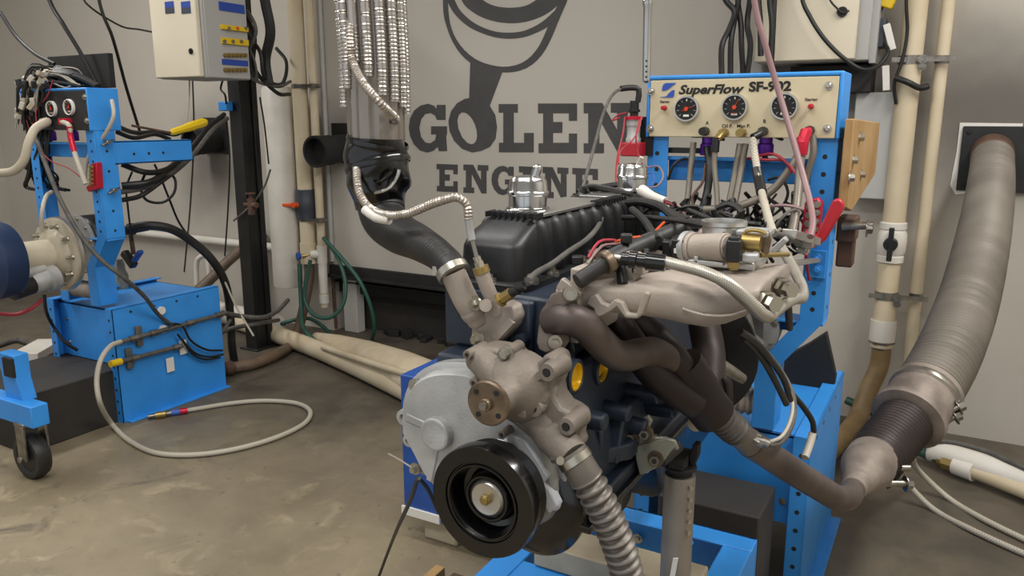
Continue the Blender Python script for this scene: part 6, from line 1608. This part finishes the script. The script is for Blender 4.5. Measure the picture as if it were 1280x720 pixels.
# leads lying over the valve cover
for pts, r, lab in [
    ([(724, 243, 1.56), (742, 252, 1.55), (752, 262, 1.5), (750, 278, 1.4), (735, 298, 1.28), (710, 315, 1.18), (690, 330, 1.1), (672, 340, 1.04), (660, 350, .99)], .0048, 'grey lead curving down the valve cover side to front sensor'),
    ([(728, 238, 1.6), (750, 235, 1.62), (790, 250, 1.6), (830, 262, 1.5), (860, 276, 1.4)], .007, 'thick black loom lying across the rear of valve cover'),
    ([(725, 246, 1.58), (760, 255, 1.56), (800, 252, 1.55), (825, 258, 1.5), (850, 275, 1.42), (885, 280, 1.38)], .0085, 'thickest black loom draped behind the front breather'),
    ([(778, 272, 1.45), (810, 272, 1.42), (850, 276, 1.36), (885, 283, 1.3), (905, 293, 1.24), (917, 304, 1.205)], .0052, 'thin black lead running to the throttle sensor'),
    ([(860, 262, 1.5), (890, 275, 1.45), (900, 285, 1.35), (918, 305, 1.21)], .0042, 'second thin lead running to the throttle sensor'),
    ([(752, 234, 1.72), (775, 231, 1.74), (805, 238, 1.7), (830, 250, 1.62), (845, 262, 1.55)], .0075, 'black loom arching behind the rear breather'),
    ([(722, 240, 1.58), (735, 233, 1.6), (760, 236, 1.6), (790, 243, 1.58)], .006, 'black loom ending at the lead cluster on cover'),
    ([(790, 262, 1.42), (805, 275, 1.36), (815, 290, 1.3), (822, 300, 1.26)], .007, 'black loom branch dropping to the fuel rail'),
    ([(845, 268, 1.5), (858, 285, 1.45), (868, 300, 1.38), (850, 310, 1.27)], .006, 'black lead to the idle motor plug')]:
    hose('cable', lab, 'cable', aty(pts), r, 'rubber' if 'grey' not in lab else 'greyhose', n=9)
lc = thing('lead_cluster', 'bunch of spark lead boots on the middle of valve cover', 'leads', at(728, 250, y=1.56))
for k in range(6):
    a_ = at(722 + k * 3.4, 251 - (k % 2) * 2, y=1.56 + k * .006); b_ = at(727 + k * 1.4, 233 + (k % 3) * 2, y=1.57)
    MB().cyl(a_, b_, .006, .0035, n=10).build('boot', 'rubber', lc)
MB().box(at(727, 250, y=1.56), (.05, .04, .016), rotz(.4)).build('holder', 'black', lc, bevel=.003)
wc_ = thing('wire_connector', 'white taped connector among the leads behind the cover', 'connector', at(815, 250, y=1.6))
MB().tube(aty([(802, 238, 1.62), (815, 246, 1.6), (832, 252, 1.58)]), lambda s, t: .013 - .004 * t, n=12).build('connector_body', 'pvc_w', wc_)
for dy, m in ((0, 'redwire'), (4, 'whitewire'), (-3, 'pink')):
    MB().tube(aty([(830, 252 + dy, 1.58), (842, 256 + dy, 1.56), (852, 262 + dy * .5, 1.54), (856, 268, 1.52)]), .003, n=7).build('lead', m, wc_)
b = MB()
for k in range(30):
    px = random.uniform(815, 930); py = random.uniform(258, 282); yy = random.uniform(1.5, 1.9)
    pts = [(px, py, yy)]
    for j in range(3):
        px += random.uniform(-24, 24); py += random.uniform(-8, 14); pts.append((px, py, yy + random.uniform(-.05, .05)))
    b.tube(aty(pts), random.uniform(.003, .007), n=6, step=.02)
tag(b.build('wiring_tangle', 'wire', kind='stuff', loc=(-.5, 1.65, 1.25)), 'tangle of black loom wires behind the throttle body', 'wiring')
hw_ = MB()
solo(MB().cyl(at(888, 268, y=1.75), at(900, 272, y=1.75), .012, n=12).cyl(at(894, 262, y=1.75), at(900, 275, y=1.75), .014, n=10), 'hose_coupling', 'dark hose coupling at the foot of the oil pressure hose', 'fitting', 'black')

# ------------------------------------------------------------------ groups of repeated things
GROUPS = {'pvc_pipe': 'pvc pipes on the back wall', 'pipe_clamp': 'clamps on the wall pipes', 'floor_pipe': 'pipes on the floor', 'exhaust_port': 'black exhaust ports in the wall',
          'cable': 'loose cables', 'hose': 'rubber and braided hoses', 'wire': 'thin wires', 'regulator': 'purple regulators', 'paper_tag': 'paper tags on the left plate', 'dial': 'dials on the left plate',
          'connector': 'yellow connectors', 'cable_tag': 'white cable tags', 'fuel_hose': 'braided fuel hoses', 'port_block': 'red port blocks', 'wing_bolt': 'wing bolts on the left pillar',
          'plinth': 'dark floor blocks', 'timber': 'timber props under the engine', 'dynamometer_rig': 'blue test rigs', 'panel_fitting': 'console fittings', 'wiring_tangle': 'wiring tangles', 'steel_pipe': 'clamped steel pipes'}
for o in S.objects:
    if o.parent is None and 'label' in o:
        g = GROUPS.get(o.name.split('.')[0])
        if g: o['group'] = g
